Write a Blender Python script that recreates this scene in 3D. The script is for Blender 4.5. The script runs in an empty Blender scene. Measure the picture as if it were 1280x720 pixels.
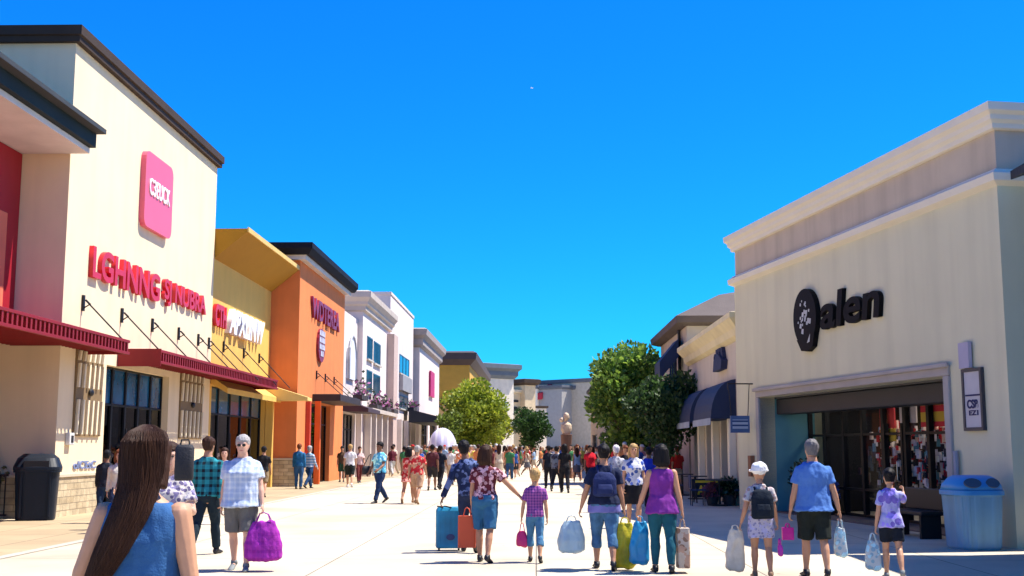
import bpy, bmesh, math, random
from mathutils import Vector, Matrix, noise
R = math.radians
random.seed(7)
SC = bpy.context.scene
COL = SC.collection
# ------------------------------------------------------------------ camera
FPX = 1470.0; CH = 1.65
PITCH = math.atan(200 / FPX); YAW = math.atan(30 / FPX * math.cos(PITCH))
cam = bpy.data.cameras.new('camera'); camo = bpy.data.objects.new('camera', cam); COL.objects.link(camo)
cam.sensor_width = 36; cam.lens = 36 * FPX / 1280; cam.clip_end = 20000; cam.clip_start = .05
camo.location = (0, 0, CH); camo.rotation_euler = (R(90) + PITCH, 0, YAW)
SC.camera = camo

def ray(px, py):
    x = (px - 640) / FPX; y = (360 - py) / FPX
    c, s = math.cos(PITCH), math.sin(PITCH)
    Y = c - y * s; Z = s + y * c
    cy, sy = math.cos(YAW), math.sin(YAW)
    return (x * cy - Y * sy, x * sy + Y * cy, Z)
def ground(px, py):
    r = ray(px, py); t = -CH / r[2]
    return (r[0] * t, r[1] * t)

# ------------------------------------------------------------------ light
SUN_EL, SUN_AZ = 62, 14        # azimuth measured from +X towards +Y
EXPO = 1.08
w = bpy.data.worlds.new('World'); SC.world = w; w.use_nodes = True
nt = w.node_tree; nt.nodes.clear()
sky = nt.nodes.new('ShaderNodeTexSky'); sky.sky_type = 'NISHITA'; sky.sun_disc = False
sky.sun_elevation = R(SUN_EL); sky.sun_rotation = R(90 - SUN_AZ)
sky.air_density = 1.0; sky.dust_density = .3; sky.ozone_density = 3.0
hs = nt.nodes.new('ShaderNodeHueSaturation'); hs.inputs['Saturation'].default_value = 1.3; hs.inputs['Hue'].default_value = .492
bg = nt.nodes.new('ShaderNodeBackground'); bg.inputs['Strength'].default_value = .098
wo = nt.nodes.new('ShaderNodeOutputWorld')
nt.links.new(sky.outputs[0], hs.inputs['Color']); tn = nt.nodes.new('ShaderNodeMix'); tn.data_type = 'RGBA'; tn.blend_type = 'MULTIPLY'; tn.inputs[0].default_value = 1; tn.inputs[7].default_value = (.045, .585, 1.17, 1)
nt.links.new(hs.outputs[0], tn.inputs[6]); nt.links.new(tn.outputs[2], bg.inputs[0]); nt.links.new(bg.outputs[0], wo.inputs[0])
sl = bpy.data.lights.new('sun', 'SUN'); sl.energy = 4.6; sl.angle = R(.53); sl.color = (1, .94, .84)
so = bpy.data.objects.new('sun', sl); COL.objects.link(so)
sd = Vector((math.cos(R(SUN_EL)) * math.cos(R(SUN_AZ)), math.cos(R(SUN_EL)) * math.sin(R(SUN_AZ)), math.sin(R(SUN_EL))))
so.rotation_euler = sd.to_track_quat('Z', 'Y').to_euler(); so.location = (30, 20, 60)
SC.view_settings.view_transform = 'Standard'; SC.view_settings.look = 'None'
SC.view_settings.exposure = EXPO; SC.view_settings.gamma = 1

# ------------------------------------------------------------------ materials
_m = {}
def mat(name, col=(.5, .5, .5), rough=.8, metal=0, var=.10, vs=1.5, bump=.15, bs=60, pat=None, col2=None, ps=10, spec=.4, trans=0, stain=0):
    if name in _m: return _m[name]
    m = bpy.data.materials.new(name); m.use_nodes = True; n = m.node_tree.nodes; L = m.node_tree.links
    b = n['Principled BSDF']; b.inputs['Roughness'].default_value = rough; b.inputs['Metallic'].default_value = metal
    b.inputs['Specular IOR Level'].default_value = spec
    tc = n.new('ShaderNodeTexCoord')
    def N(t, **k):
        x = n.new(t)
        for a, v in k.items():
            if a in x.inputs: x.inputs[a].default_value = v
            else: setattr(x, a, v)
        return x
    def mix(fac, a, c):
        x = n.new('ShaderNodeMix'); x.data_type = 'RGBA'
        for i, v in ((0, fac), (6, a), (7, c)):
            if hasattr(v, 'is_output'): L.new(v, x.inputs[i])
            else: x.inputs[i].default_value = v if i == 0 else (*v, 1)
        return x.outputs[2]
    def math_(op, a, c=None):
        x = n.new('ShaderNodeMath'); x.operation = op
        for i, v in enumerate((a, c)):
            if v is None: continue
            if hasattr(v, 'is_output'): L.new(v, x.inputs[i])
            else: x.inputs[i].default_value = v
        return x.outputs[0]
    def noise_(scale, detail=3):
        x = N('ShaderNodeTexNoise', Scale=scale, Detail=detail); L.new(tc.outputs['Object'], x.inputs['Vector']); return x.outputs[0]
    c2 = col2 or tuple(x * .5 for x in col)
    base = None
    if pat in ('plaid', 'stripes', 'vstripes', 'check'):
        sx = n.new('ShaderNodeSeparateXYZ'); L.new(tc.outputs['Object'], sx.inputs[0])
        fx = math_('LESS_THAN', math_('FRACT', math_('MULTIPLY', sx.outputs[0], ps)), .4)
        fz = math_('LESS_THAN', math_('FRACT', math_('MULTIPLY', sx.outputs[2], ps)), .4)
        f = {'plaid': math_('MULTIPLY', math_('ADD', fx, fz), .5), 'stripes': fz, 'vstripes': fx, 'check': math_('MULTIPLY', fx, fz)}[pat]
        base = mix(f, col, c2)
    elif pat == 'floral':
        v = N('ShaderNodeTexVoronoi', Scale=ps); L.new(tc.outputs['Object'], v.inputs['Vector'])
        f = math_('LESS_THAN', v.outputs['Distance'], .42)
        base = mix(f, col, c2)
        f2 = math_('GREATER_THAN', noise_(ps * .8), .56)
        base = mix(f2, base, tuple(min(1, x * 1.6 + .05) for x in c2))
    elif pat == 'stone':
        v = N('ShaderNodeTexBrick', Scale=1.0); v.inputs['Brick Width'].default_value = .42; v.inputs['Row Height'].default_value = .16
        v.inputs['Mortar Size'].default_value = .012; v.inputs['Mortar Smooth'].default_value = .3; v.inputs['Bias'].default_value = -.2
        v.inputs['Color1'].default_value = (*col, 1); v.inputs['Color2'].default_value = (*c2, 1); v.inputs['Mortar'].default_value = (*[x * .5 for x in col], 1)
        cx = n.new('ShaderNodeSeparateXYZ'); L.new(tc.outputs['Object'], cx.inputs[0])
        cb = n.new('ShaderNodeCombineXYZ'); L.new(math_('ADD', cx.outputs[0], cx.outputs[1]), cb.inputs[0]); L.new(cx.outputs[2], cb.inputs[1])
        L.new(cb.outputs[0], v.inputs['Vector']); base = v.outputs[0]
    elif pat == 'slab':
        v = N('ShaderNodeTexBrick', Scale=1.0); v.offset = 0; v.inputs['Brick Width'].default_value = ps; v.inputs['Row Height'].default_value = ps
        v.inputs['Mortar Size'].default_value = .014; v.inputs['Mortar Smooth'].default_value = .4
        v.inputs['Color1'].default_value = (*col, 1); v.inputs['Color2'].default_value = (*[x * .9 for x in col], 1); v.inputs['Mortar'].default_value = (*[x * .3 for x in col], 1)
        L.new(tc.outputs['Object'], v.inputs['Vector']); base = v.outputs[0]
        vo = N('ShaderNodeTexVoronoi', Scale=1.7); L.new(tc.outputs['Object'], vo.inputs['Vector']); base = mix(math_('LESS_THAN', vo.outputs['Distance'], .045), base, tuple(x * .55 for x in col))
    if base is None:
        rg = n.new('ShaderNodeRGB'); rg.outputs[0].default_value = (*col, 1); base = rg.outputs[0]
    if var:
        x = n.new('ShaderNodeMix'); x.data_type = 'RGBA'; x.blend_type = 'MULTIPLY'; x.inputs[0].default_value = 1
        mr = n.new('ShaderNodeMapRange'); mr.inputs[1].default_value = .3; mr.inputs[2].default_value = .7; mr.inputs[3].default_value = 1 - var; mr.inputs[4].default_value = 1 + var
        L.new(noise_(vs, 6), mr.inputs[0]); L.new(base, x.inputs[6]); L.new(mr.outputs[0], x.inputs[7]); base = x.outputs[2]
    if stain:
        mp = n.new('ShaderNodeMapping'); mp.inputs['Scale'].default_value = (1.3, 1.3, .12) if stain > 0 else (1, 1, 1); L.new(tc.outputs['Object'], mp.inputs[0])
        ns = N('ShaderNodeTexNoise', Scale=1.6 if stain > 0 else .35, Detail=8); L.new(mp.outputs[0], ns.inputs['Vector'])
        mr = n.new('ShaderNodeMapRange'); mr.inputs[1].default_value = .45; mr.inputs[2].default_value = .75; mr.inputs[3].default_value = 1; mr.inputs[4].default_value = 1 - abs(stain)
        L.new(ns.outputs[0], mr.inputs[0])
        x = n.new('ShaderNodeMix'); x.data_type = 'RGBA'; x.blend_type = 'MULTIPLY'; x.inputs[0].default_value = 1
        L.new(base, x.inputs[6]); L.new(mr.outputs[0], x.inputs[7]); base = x.outputs[2]
    L.new(base, b.inputs['Base Color'])
    if bump:
        bp = n.new('ShaderNodeBump'); bp.inputs['Strength'].default_value = bump; bp.inputs['Distance'].default_value = .02
        L.new(noise_(bs, 4), bp.inputs['Height']); L.new(bp.outputs[0], b.inputs['Normal'])
    if trans:
        tr = n.new('ShaderNodeBsdfTranslucent'); L.new(base, tr.inputs[0]); ms = n.new('ShaderNodeMixShader'); ms.inputs[0].default_value = trans
        L.new(b.outputs[0], ms.inputs[1]); L.new(tr.outputs[0], ms.inputs[2]); L.new(ms.outputs[0], n['Material Output'].inputs[0])
    _m[name] = m; return m
def cloth(name, col, pat=None, col2=None, ps=12, var=.12):
    return mat('cloth ' + name, col, .9, var=var, vs=9, bump=.35, bs=28, pat=pat, col2=col2, ps=ps, spec=.2)
def glass(name='glass', tint=(.9, .95, 1), refl=.18, fk=1.5):
    if name in _m: return _m[name]
    m = bpy.data.materials.new(name); m.use_nodes = True; n = m.node_tree.nodes; L = m.node_tree.links; n.remove(n['Principled BSDF'])
    t = n.new('ShaderNodeBsdfTransparent'); t.inputs[0].default_value = (*tint, 1)
    g = n.new('ShaderNodeBsdfGlossy'); g.inputs['Roughness'].default_value = .015; g.inputs[0].default_value = (.95, .98, 1, 1)
    f = n.new('ShaderNodeFresnel'); f.inputs[0].default_value = 1.5
    a = n.new('ShaderNodeMath'); a.operation = 'MULTIPLY_ADD'; a.inputs[1].default_value = fk; a.inputs[2].default_value = refl; a.use_clamp = True
    ns = n.new('ShaderNodeTexNoise'); ns.inputs['Scale'].default_value = .8; tc = n.new('ShaderNodeTexCoord'); L.new(tc.outputs['Object'], ns.inputs['Vector'])
    bp = n.new('ShaderNodeBump'); bp.inputs['Strength'].default_value = .03; bp.inputs['Distance'].default_value = .05; L.new(ns.outputs[0], bp.inputs['Height']); L.new(bp.outputs[0], g.inputs['Normal'])
    ms = n.new('ShaderNodeMixShader'); ge = n.new('ShaderNodeNewGeometry'); fb = n.new('ShaderNodeMath'); fb.operation = 'SUBTRACT'; fb.inputs[0].default_value = 1; L.new(ge.outputs['Backfacing'], fb.inputs[1]); fm_ = n.new('ShaderNodeMath'); fm_.operation = 'MULTIPLY'; L.new(a.outputs[0], fm_.inputs[0]); L.new(fb.outputs[0], fm_.inputs[1])
    L.new(f.outputs[0], a.inputs[0]); L.new(fm_.outputs[0], ms.inputs[0]); L.new(t.outputs[0], ms.inputs[1]); L.new(g.outputs[0], ms.inputs[2])
    L.new(ms.outputs[0], n['Material Output'].inputs[0]); _m[name] = m; return m

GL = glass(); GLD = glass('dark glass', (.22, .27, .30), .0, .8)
M_BLACK = mat('black painted metal', (.007, .007, .009), .5, bump=0, var=.05)
M_DARK = mat('dark interior', (.02, .02, .022), .9, var=0, bump=0)

# ------------------------------------------------------------------ helpers
class MB:
    def __init__(s): s.v = []; s.f = []
    def add(s, vs, fs):
        b = len(s.v); s.v += [tuple(x) for x in vs]; s.f += [tuple(b + i for i in f) for f in fs]; return s
    def box(s, x0, x1, y0, y1, z0, z1):
        if x0 > x1: x0, x1 = x1, x0
        if y0 > y1: y0, y1 = y1, y0
        if z0 > z1: z0, z1 = z1, z0
        v = [(x0, y0, z0), (x1, y0, z0), (x1, y1, z0), (x0, y1, z0), (x0, y0, z1), (x1, y0, z1), (x1, y1, z1), (x0, y1, z1)]
        return s.add(v, [(0, 3, 2, 1), (4, 5, 6, 7), (0, 1, 5, 4), (1, 2, 6, 5), (2, 3, 7, 6), (3, 0, 4, 7)])
    def wall(s, u0, u1, z0, z1, y0, y1, ops=()):
        us = sorted({u0, u1, *[o[0] for o in ops], *[o[1] for o in ops]}); zs = sorted({z0, z1, *[o[2] for o in ops], *[o[3] for o in ops]})
        for a, b in zip(us, us[1:]):
            run = None
            for c, d in zip(zs, zs[1:]):
                um, zm = (a + b) / 2, (c + d) / 2
                hole = any(o[0] < um < o[1] and o[2] < zm < o[3] for o in ops)
                if hole:
                    if run: s.box(a, b, y0, y1, *run); run = None
                else: run = (run[0], d) if run else (c, d)
            if run: s.box(a, b, y0, y1, *run)
        return s
    def rectloft(s, u0, u1, y0, y1, prof):
        vs = []
        for o, z in prof: vs += [(u0 - o, y0 - o, z), (u1 + o, y0 - o, z), (u1 + o, y1 + o, z), (u0 - o, y1 + o, z)]
        k = len(prof); fs = [(3, 2, 1, 0), tuple(4 * (k - 1) + i for i in range(4))]
        for i in range(k - 1):
            for j in range(4): a = 4 * i + j; b = 4 * i + (j + 1) % 4; fs.append((a, b, b + 4, a + 4))
        return s.add(vs, fs)
    def prism(s, pts, axis, a, b):
        # pts 2D polygon extruded along axis index from a to b
        def mk(p, t):
            return {0: (t, p[0], p[1]), 1: (p[0], t, p[1]), 2: (p[0], p[1], t)}[axis]
        k = len(pts); vs = [mk(p, a) for p in pts] + [mk(p, b) for p in pts]
        fs = [tuple(range(k)), tuple(range(2 * k - 1, k - 1, -1))] + [(i, (i + 1) % k, (i + 1) % k + k, i + k) for i in range(k)]
        return s.add(vs, fs)
    def tube(s, pts, rad, seg=8, flat=1.0, up=(0, 0, 1), cap=True):
        pts = [Vector(p) for p in pts]; n = len(pts)
        if not hasattr(rad, '__len__'): rad = [rad] * n
        rings = []; prev = None
        for i, p in enumerate(pts):
            t = (pts[min(i + 1, n - 1)] - pts[max(i - 1, 0)]).normalized()
            if prev is None:
                u = Vector(up)
                if abs(t.dot(u)) > .9: u = Vector((0, 1, 0))
                a = t.cross(u).normalized()
            else: a = (prev - t * prev.dot(t)).normalized()
            prev = a; b = t.cross(a)
            rings.append([p + (a * math.cos(2 * math.pi * k / seg) + b * math.sin(2 * math.pi * k / seg) * flat) * rad[i] for k in range(seg)])
        vs = [q for r in rings for q in r]; fs = []
        for i in range(n - 1):
            for k in range(seg): fs.append((i * seg + k, i * seg + (k + 1) % seg, (i + 1) * seg + (k + 1) % seg, (i + 1) * seg + k))
        if cap: fs += [tuple(range(seg - 1, -1, -1)), tuple((n - 1) * seg + k for k in range(seg))]
        return s.add(vs, fs)
    def rings(s, rs, seg=20, p=1.0, M=None):
        # rs: (cx, cy, z, a, b)
        vs = []
        for cx, cy, z, a, b in rs:
            for k in range(seg):
                t = 2 * math.pi * k / seg; c, q = math.cos(t), math.sin(t)
                vs.append(Vector((cx + a * math.copysign(abs(c) ** p, c), cy + b * math.copysign(abs(q) ** p, q), z)))
        if M is not None: vs = [M @ v for v in vs]
        n = len(rs); fs = [tuple(range(seg - 1, -1, -1)), tuple((n - 1) * seg + k for k in range(seg))]
        for i in range(n - 1):
            for k in range(seg): fs.append((i * seg + k, i * seg + (k + 1) % seg, (i + 1) * seg + (k + 1) % seg, (i + 1) * seg + k))
        return s.add(vs, fs)
    def ball(s, c, r, seg=10, rr=8, sc=(1, 1, 1)):
        rs = []
        for i in range(rr + 1):
            t = -math.pi / 2 + math.pi * i / rr
            rs.append((c[0], c[1], c[2] + math.sin(t) * r * sc[2], max(1e-4, math.cos(t) * r * sc[0]), max(1e-4, math.cos(t) * r * sc[1])))
        return s.rings(rs, seg)
    def mesh(s, name='m'):
        me = bpy.data.meshes.new(name); me.from_pydata(s.v, [], s.f); me.validate(); me.update(); return me

def tag(o, label, cat, group=None, kind=None):
    if label: o['label'] = label
    if cat: o['category'] = cat
    if group: o['group'] = group
    if kind: o['kind'] = kind
    return o
def obj(name, mb, m, parent=None, bevel=0, smooth=False, label=None):
    me = mb if isinstance(mb, bpy.types.Mesh) else mb.mesh(name)
    bm = bmesh.new(); bm.from_mesh(me); bmesh.ops.recalc_face_normals(bm, faces=bm.faces); bm.to_mesh(me); bm.free()
    o = bpy.data.objects.new(name, me); COL.objects.link(o)
    if m: me.materials.clear(); me.materials.append(m)
    if parent is not None: o.parent = parent
    if bevel:
        md = o.modifiers.new('bevel', 'BEVEL'); md.width = bevel; md.segments = 2; md.limit_method = 'ANGLE'
    if smooth: me.shade_smooth()
    if label: o['label'] = label
    return o
def empty(name, loc=(0, 0, 0), rz=0, label=None, cat=None, group=None):
    o = bpy.data.objects.new(name, None); COL.objects.link(o); o.location = loc; o.rotation_euler = (0, 0, rz); o.empty_display_size = .2
    return tag(o, label, cat, group)
def structure(o): o['kind'] = 'structure'; return o
def copy_tree(o, parent=None):
    c = o.copy(); COL.objects.link(c); c.parent = parent
    for ch in o.children: copy_tree(ch, c)
    return c
def lettering(name, txt, w_, h_, m, parent, x, y, z, depth=.06, shear=0, bold=.02, label=None):
    cu = bpy.data.curves.new('t', 'FONT'); cu.body = txt; cu.extrude = .1; cu.offset = bold; cu.shear = shear; cu.size = 1; cu.space_character = 1.0
    to = bpy.data.objects.new('t', cu); COL.objects.link(to); dg = bpy.context.evaluated_depsgraph_get(); dg.update()
    me = bpy.data.meshes.new_from_object(to.evaluated_get(dg)); bpy.data.objects.remove(to)
    xs = [v.co.x for v in me.vertices]; ys = [v.co.y for v in me.vertices]
    x0, x1, y0, y1 = min(xs), max(xs), min(ys), max(ys)
    for v in me.vertices:
        a, b, c = v.co; v.co = (x + (a - x0) / (x1 - x0) * w_, y - (c + .1) / .2 * depth, z + (b - y0) / (y1 - y0) * h_)
    return obj(name, me, m, parent, label=label)

def remesh(mb, voxel, smooth=2, wr=0, wf=9, hairw=False):
    me = mb.mesh('tmp'); bm = bmesh.new(); bm.from_mesh(me); bmesh.ops.recalc_face_normals(bm, faces=bm.faces); bm.to_mesh(me); bm.free()
    o = bpy.data.objects.new('tmp', me); COL.objects.link(o)
    a = o.modifiers.new('r', 'REMESH'); a.mode = 'VOXEL'; a.voxel_size = voxel; a.use_smooth_shade = True
    if smooth: b = o.modifiers.new('s', 'SMOOTH'); b.iterations = smooth; b.factor = .5
    dg = bpy.context.evaluated_depsgraph_get(); dg.update()
    r = bpy.data.meshes.new_from_object(o.evaluated_get(dg)); bpy.data.objects.remove(o); bpy.data.meshes.remove(me)
    if wr:
        hz_k = .12 if hairw else .55
        ns = [v.normal.copy() for v in r.vertices]
        for v, q in zip(r.vertices, ns):
            p = v.co; n1 = noise.noise(Vector((p.x * wf, p.y * wf, p.z * wf * (.12 if hairw else .32)))); n2 = noise.noise(Vector((p.x * wf * 2.3 + 5, p.y * wf * 2.3, p.z * wf * (.2 if hairw else 1.1))))
            v.co = p + q * wr * (max(n1 + .5 * n2, -.3) + (0 if hairw else .22))
    r.shade_smooth(); return r
# ------------------------------------------------------------------ ground
def sheet(name, x0, x1, y0, y1, z, m):
    mb = MB(); mb.add([(x0, y0, z), (x1, y0, z), (x1, y1, z), (x0, y1, z)], [(0, 1, 2, 3)]); return structure(obj(name, mb, m))
M_SLAB = mat('plaza concrete', (.57, .49, .36), .75, var=.12, vs=.5, pat='slab', ps=3.0, bump=.12, bs=40, stain=-.26)
M_TERR = mat('terrain', (.3, .26, .19), .95, var=.2, vs=.02, bump=0)
M_WALK = mat('tan pavement', (.42, .32, .19), .8, var=.1, vs=.6, pat='slab', ps=1.5, bump=.12, bs=45, stain=-.18)
sheet('ground', -6000, 6000, -3000, 9000, -.06, M_TERR)
sheet('plaza', -40, 40, -20, 330, 0, M_SLAB)
mb = MB().box(-11.9, -8.15, 2, 330, .001, .022); pv = structure(obj('pavement', mb, M_WALK, bevel=.008))
mb = MB().box(-8.15, -8.0, 2, 330, .001, .026); structure(obj('kerb', mb, mat('kerb stone', (.42, .38, .32), .8, bump=.2), bevel=.01))

# ------------------------------------------------------------------ shared building parts
def B(name, label, x, y, side, group='outlet shops lining the street', cat='building', rz=None):
    return empty(name, (x, y, 0), rz if rz is not None else (R(90) if side == 'L' else R(-90)), label, cat, group)
M_FRAME = mat('dark window frame', (.008, .008, .009), .5, bump=0, var=.05, spec=.2)
def storefront(root, u0, u1, z0, z1, y, ncol, rows, fm=None, gl=None, door=None, depth=1.6, transom=None):
    fm = fm or M_FRAME; gl = gl or GLD; t = .06
    zs = [z0] + rows + [z1]
    mb = MB(); us = [u0 + (u1 - u0) * i / ncol for i in range(ncol + 1)]
    for u in us: mb.box(max(u0, u - t), min(u1, u + t), y, y + .12, z0, z1)
    for z in zs:
        a, b = (z, z + t) if z == z0 else (z - t, z)
        for p, q in zip(us, us[1:]): mb.box(p + t, q - t, y + .005, y + .115, a, b)
    f = obj('window_frame', mb, fm, root, bevel=.008)
    for p, q in zip(us, us[1:]):
        for c, d in zip(zs, zs[1:]):
            obj('pane', MB().box(p + t * .5, q - t * .5, y + .05, y + .062, c + .01, d - .01), (transom if transom and d == z1 else gl), f)
    if door is not None:
        p, q = us[door], us[door + 1]
        dd = obj('door_rail', MB().box(p + t, q - t, y - .02, y + .1, z0 + .02, z0 + .25).box(p + t, p + t + .08, y - .02, y + .1, z0 + .25, 2.2).box(q - t - .08, q - t, y - .02, y + .1, z0 + .25, 2.2), fm, root)
        obj('handle', MB().tube([(q - .22, y - .02, .9), (q - .22, y - .08, .95), (q - .22, y - .08, 1.35), (q - .22, y - .02, 1.4)], .014), mat('steel', (.5, .5, .5), .3, 1, bump=0), dd)
    return f
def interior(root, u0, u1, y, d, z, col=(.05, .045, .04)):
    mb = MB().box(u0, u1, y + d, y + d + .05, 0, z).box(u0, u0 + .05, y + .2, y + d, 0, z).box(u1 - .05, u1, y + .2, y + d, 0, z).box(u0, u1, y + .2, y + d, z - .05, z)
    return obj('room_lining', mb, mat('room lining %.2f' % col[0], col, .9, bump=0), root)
def goods(root, u0, u1, y, z0, z1, n, pal, seed=1, w=.16, h=.3):
    rnd = random.Random(seed); k = len(pal); mbs = [MB() for _ in pal]
    for i in range(n):
        u = rnd.uniform(u0, u1); z = rnd.uniform(z0, z1 - h); ww = rnd.uniform(.4, 1) * w; hh = rnd.uniform(.4, 1) * h; yy = y + rnd.uniform(0, .5)
        mbs[i % k].prism([(u - ww / 2, z), (u + ww / 2, z), (u + ww / 2 * .7, z + hh), (u - ww / 2 * .7, z + hh)], 1, yy, yy + .05)
    for j, m_ in enumerate(mbs):
        o = obj('display_goods', m_, cloth('goods %s' % str(pal[j]), pal[j]), root)
        o['kind'] = 'stuff'
def window(root, u0, u1, z0, z1, y=0, fm=None, gl=None, nx=2, nz=1, sill=True):
    fm = fm or M_FRAME; t = .07
    mb = MB().box(u0, u1, y - .05, y + .06, z0, z0 + t).box(u0, u1, y - .05, y + .06, z1 - t, z1)
    for i in range(nx + 1):
        u = u0 + t / 2 + (u1 - u0 - t) * i / nx; mb.box(u - t / 2, u + t / 2, y - .048, y + .058, z0 + t, z1 - t)
    for i in range(1, nz):
        z = z0 + (z1 - z0) * i / nz; mb.box(u0 + t, u1 - t, y - .03, y + .05, z - .025, z + .025)
    f = obj('window', mb, fm, root)
    obj('pane', MB().box(u0 + .02, u1 - .02, y - .02, y - .008, z0 + .02, z1 - .02), gl or M_PANE, f)
    if sill: obj('sill', MB().box(u0 - .08, u1 + .08, y - .14, y - .051, z0 - .1, z0), mat('sill', (.5, .45, .38)), f)
    return f
M_PANE = mat('reflecting pane', (.02, .06, .09), .04, 0, var=.3, vs=2, bump=.02, bs=2, spec=1)
M_STONE = mat('stone veneer', (.50, .40, .25), .9, pat='stone', col2=(.36, .27, .15), bump=.6, bs=18, var=.22, vs=4)
M_CAP = mat('stone cap', (.55, .46, .33), .8, bump=.2)
M_RED = mat('red canopy paint', (.22, .006, .008), .55, bump=.03, var=.1)
def bracket_rods(root, us, yw, zw, yo, zo, m=None):
    for u in us:
        obj('tie_rod', MB().tube([(u, yw - .08, zw), (u + .06, yo, zo)], .021, 6).box(u - .05, u + .05, yw - .06, yw, zw - .28, zw + .12).tube([(u, yw - .03, zw - .22), (u, yw - .22, zw - .1), (u, yw - .1, zw)], .02, 5), m or M_BLACK, root)
def slat_canopy(root, u0, u1, yo, z, m, h=.3, step=.22, end=True, solid=None):
    mb = MB().box(u0, u1, yo, yo + .07, z - .04, z + .03).box(u0, u1, yo, yo + .07, z + h - .04, z + h + .03)
    mb.box(u0, u0 + .08, yo + .07, -.002, z - .03, z + h + .02).box(u1 - .08, u1, yo + .07, -.002, z - .03, z + h + .02)
    o = obj('canopy_frame', mb, m, root, bevel=.006)
    mb = MB(); u = u0 + .2
    while u < u1 - .1:
        mb.prism([(yo + .015, z + .03), (yo + .055, z + .03), (yo + .055, z + h - .04), (yo + .015, z + h - .04)], 0, u, u + .085); u += step
    obj('canopy_slats', mb, m, root)
    mb = MB(); u = u0 + .15
    while u < u1 - .15: mb.box(u, u + .05, yo + .08, -.01, z + .05, z + .16); u += step
    obj('canopy_louvres', mb, m, root)

# ------------------------------------------------------------------ tan shop
M_TAN = mat('cream stucco', (.80, .63, .40), .9, var=.05, vs=.6, bump=.25, bs=70, stain=.08)
M_BROWN = mat('brown coping', (.055, .038, .028), .7, bump=.05, spec=.12)
t = B('tan_shop', 'tall cream stucco shop with brown coping, red lettering and pink square sign', -11.43, 28.0, 'L')
obj('wall', MB().wall(0, 13.1, 0, 11.65, 0, .35, [(3.1, 8.5, 0, 3.85)]).wall(.001, 13.1, 0, 11.64, 12.6, 13, ()).box(0.002, .35, .35, 12.6, 0, 11.65).box(12.75, 13.1, .35, 12.6, 0, 11.65).box(.35, 12.75, .35, 12.6, 11.2, 11.4), M_TAN, t)
obj('coping', MB().rectloft(0, 13.1, 0, 13, [(.14, 11.652), (.14, 11.8), (.2, 11.82), (.2, 12.06), (.1, 12.08)]), M_BROWN, t)
obj('stone_base', MB().box(-.05, 3.1, -.06, -.001, 0, .95).box(-.06, -.001, -.0, 3, 0, .95), M_STONE, t)
obj('base_cap', MB().box(-.07, 3.12, -.1, -.001, .952, 1.03).box(-.1, -.001, 0, 3, .952, 1.03), M_CAP, t, bevel=.01)
obj('stone_base', MB().box(8.5, 13.1, -.06, -.001, 0, .95), M_STONE, t)
M_TRANS = mat('transom glass with painted sky reflection', (.012, .10, .21), .08, var=.5, vs=1.2, bump=.02, bs=2, spec=.9)  # blue base colour paints the sky's reflection into the top panes
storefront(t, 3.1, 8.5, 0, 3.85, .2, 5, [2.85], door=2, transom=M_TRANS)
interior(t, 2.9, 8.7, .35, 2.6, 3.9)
goods(t, 3.3, 8.3, .7, .3, 2.4, 70, [(.4, .05, .04), (.5, .45, .38), (.05, .07, .15), (.3, .2, .1)], 3)
M_TREL = mat('trellis wood light', (.74, .62, .42), .7, bump=.1); M_TRELB = mat('trellis brown backing', (.20, .13, .06), .8)
for a, b in ((.95, 2.75), (9.6, 12.1)):
    tr = obj('louvre_panel', MB().box(a, b, -.05, -.002, 1.95, 4.1), M_TRELB, t)
    for c, d in ((1.99, 2.85), (3.15, 3.75), (3.82, 4.06)):
        mb = MB(); n = 6
        for i in range(n):
            u = a + .1 + (b - a - .2) * i / (n - 1)
            mb.prism([(u - .05 - .03, c), (u + .05 - .03, c), (u + .05 + .03, d), (u - .05 + .03, d)], 1, -.11, -.052)
        obj('slats', mb, M_TREL, tr)
    obj('bracket_ornament', MB().ball(((a + b) / 2, -.1, 3.05), .12, 10, 6, (1, .5, .8)), M_BLACK, tr)
obj('wall_box', MB().box(.55, .85, -.12, -.002, 1.72, 2.02), mat('pale box', (.6, .58, .55), .5), t, bevel=.02)
obj('wall_box_lens', MB().box(.63, .77, -.13, -.121, 1.78, 1.95), M_BLACK, t)
lettering('small_lettering', 'olCEtC', 1.5, .2, mat('blue grey lettering', (.16, .2, .35), .5), t, 1.1, -.005, 1.13, .03)
sg = obj('square_sign', MB().rings([(6.45, 0, 0, 1, 1)], 4), M_RED, t)  # replaced below
bpy.data.objects.remove(sg)
M_PINK = mat('pink sign face', (.72, .11, .17), .35, bump=0, var=.03)
pts = []
for cx, cz, a0 in ((7.35, 9.98, 0), (5.35, 9.98, 90), (5.35, 8.3, 180), (7.35, 8.3, 270)):
    for k in range(5): an = R(a0 + 22.5 * k); pts.append((cx + .28 * math.cos(an), cz + .28 * math.sin(an)))
sg = obj('square_sign', MB().prism(pts, 1, -.16, -.002), M_PINK, t)
lettering('sign_lettering', 'C3EUCK', 1.9, .5, mat('white lettering', (.8, .78, .76), .5, bump=0), sg, 5.4, -.162, 9.0, .03, bold=.01)
M_LRED = mat('red channel lettering', (.52, .012, .02), .35, bump=0, var=.05)
lettering('wall_lettering', 'LGHNNG', 5.4, .82, M_LRED, t, 1.5, -.002, 5.98, .12, bold=.025)
lettering('wall_lettering', 'SJ NUBRA', 4.55, .82, M_LRED, t, 7.35, -.002, 5.98, .12, bold=.025)
slat_canopy(t, 3.9, 18.6, -1.2, 3.98, M_RED, .3)
obj('canopy_end_panel', MB().box(3.86, 3.9, -1.2, -.01, 3.86, 4.34), M_RED, t)
obj('canopy_deck', MB().box(3.9, 18.6, -1.12, -.01, 4.30, 4.335), M_RED, t)
bracket_rods(t, (1.2, 4.0, 6.6, 9.2, 11.4, 12.7), 0, 5.35, -1.1, 4.3)

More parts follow.
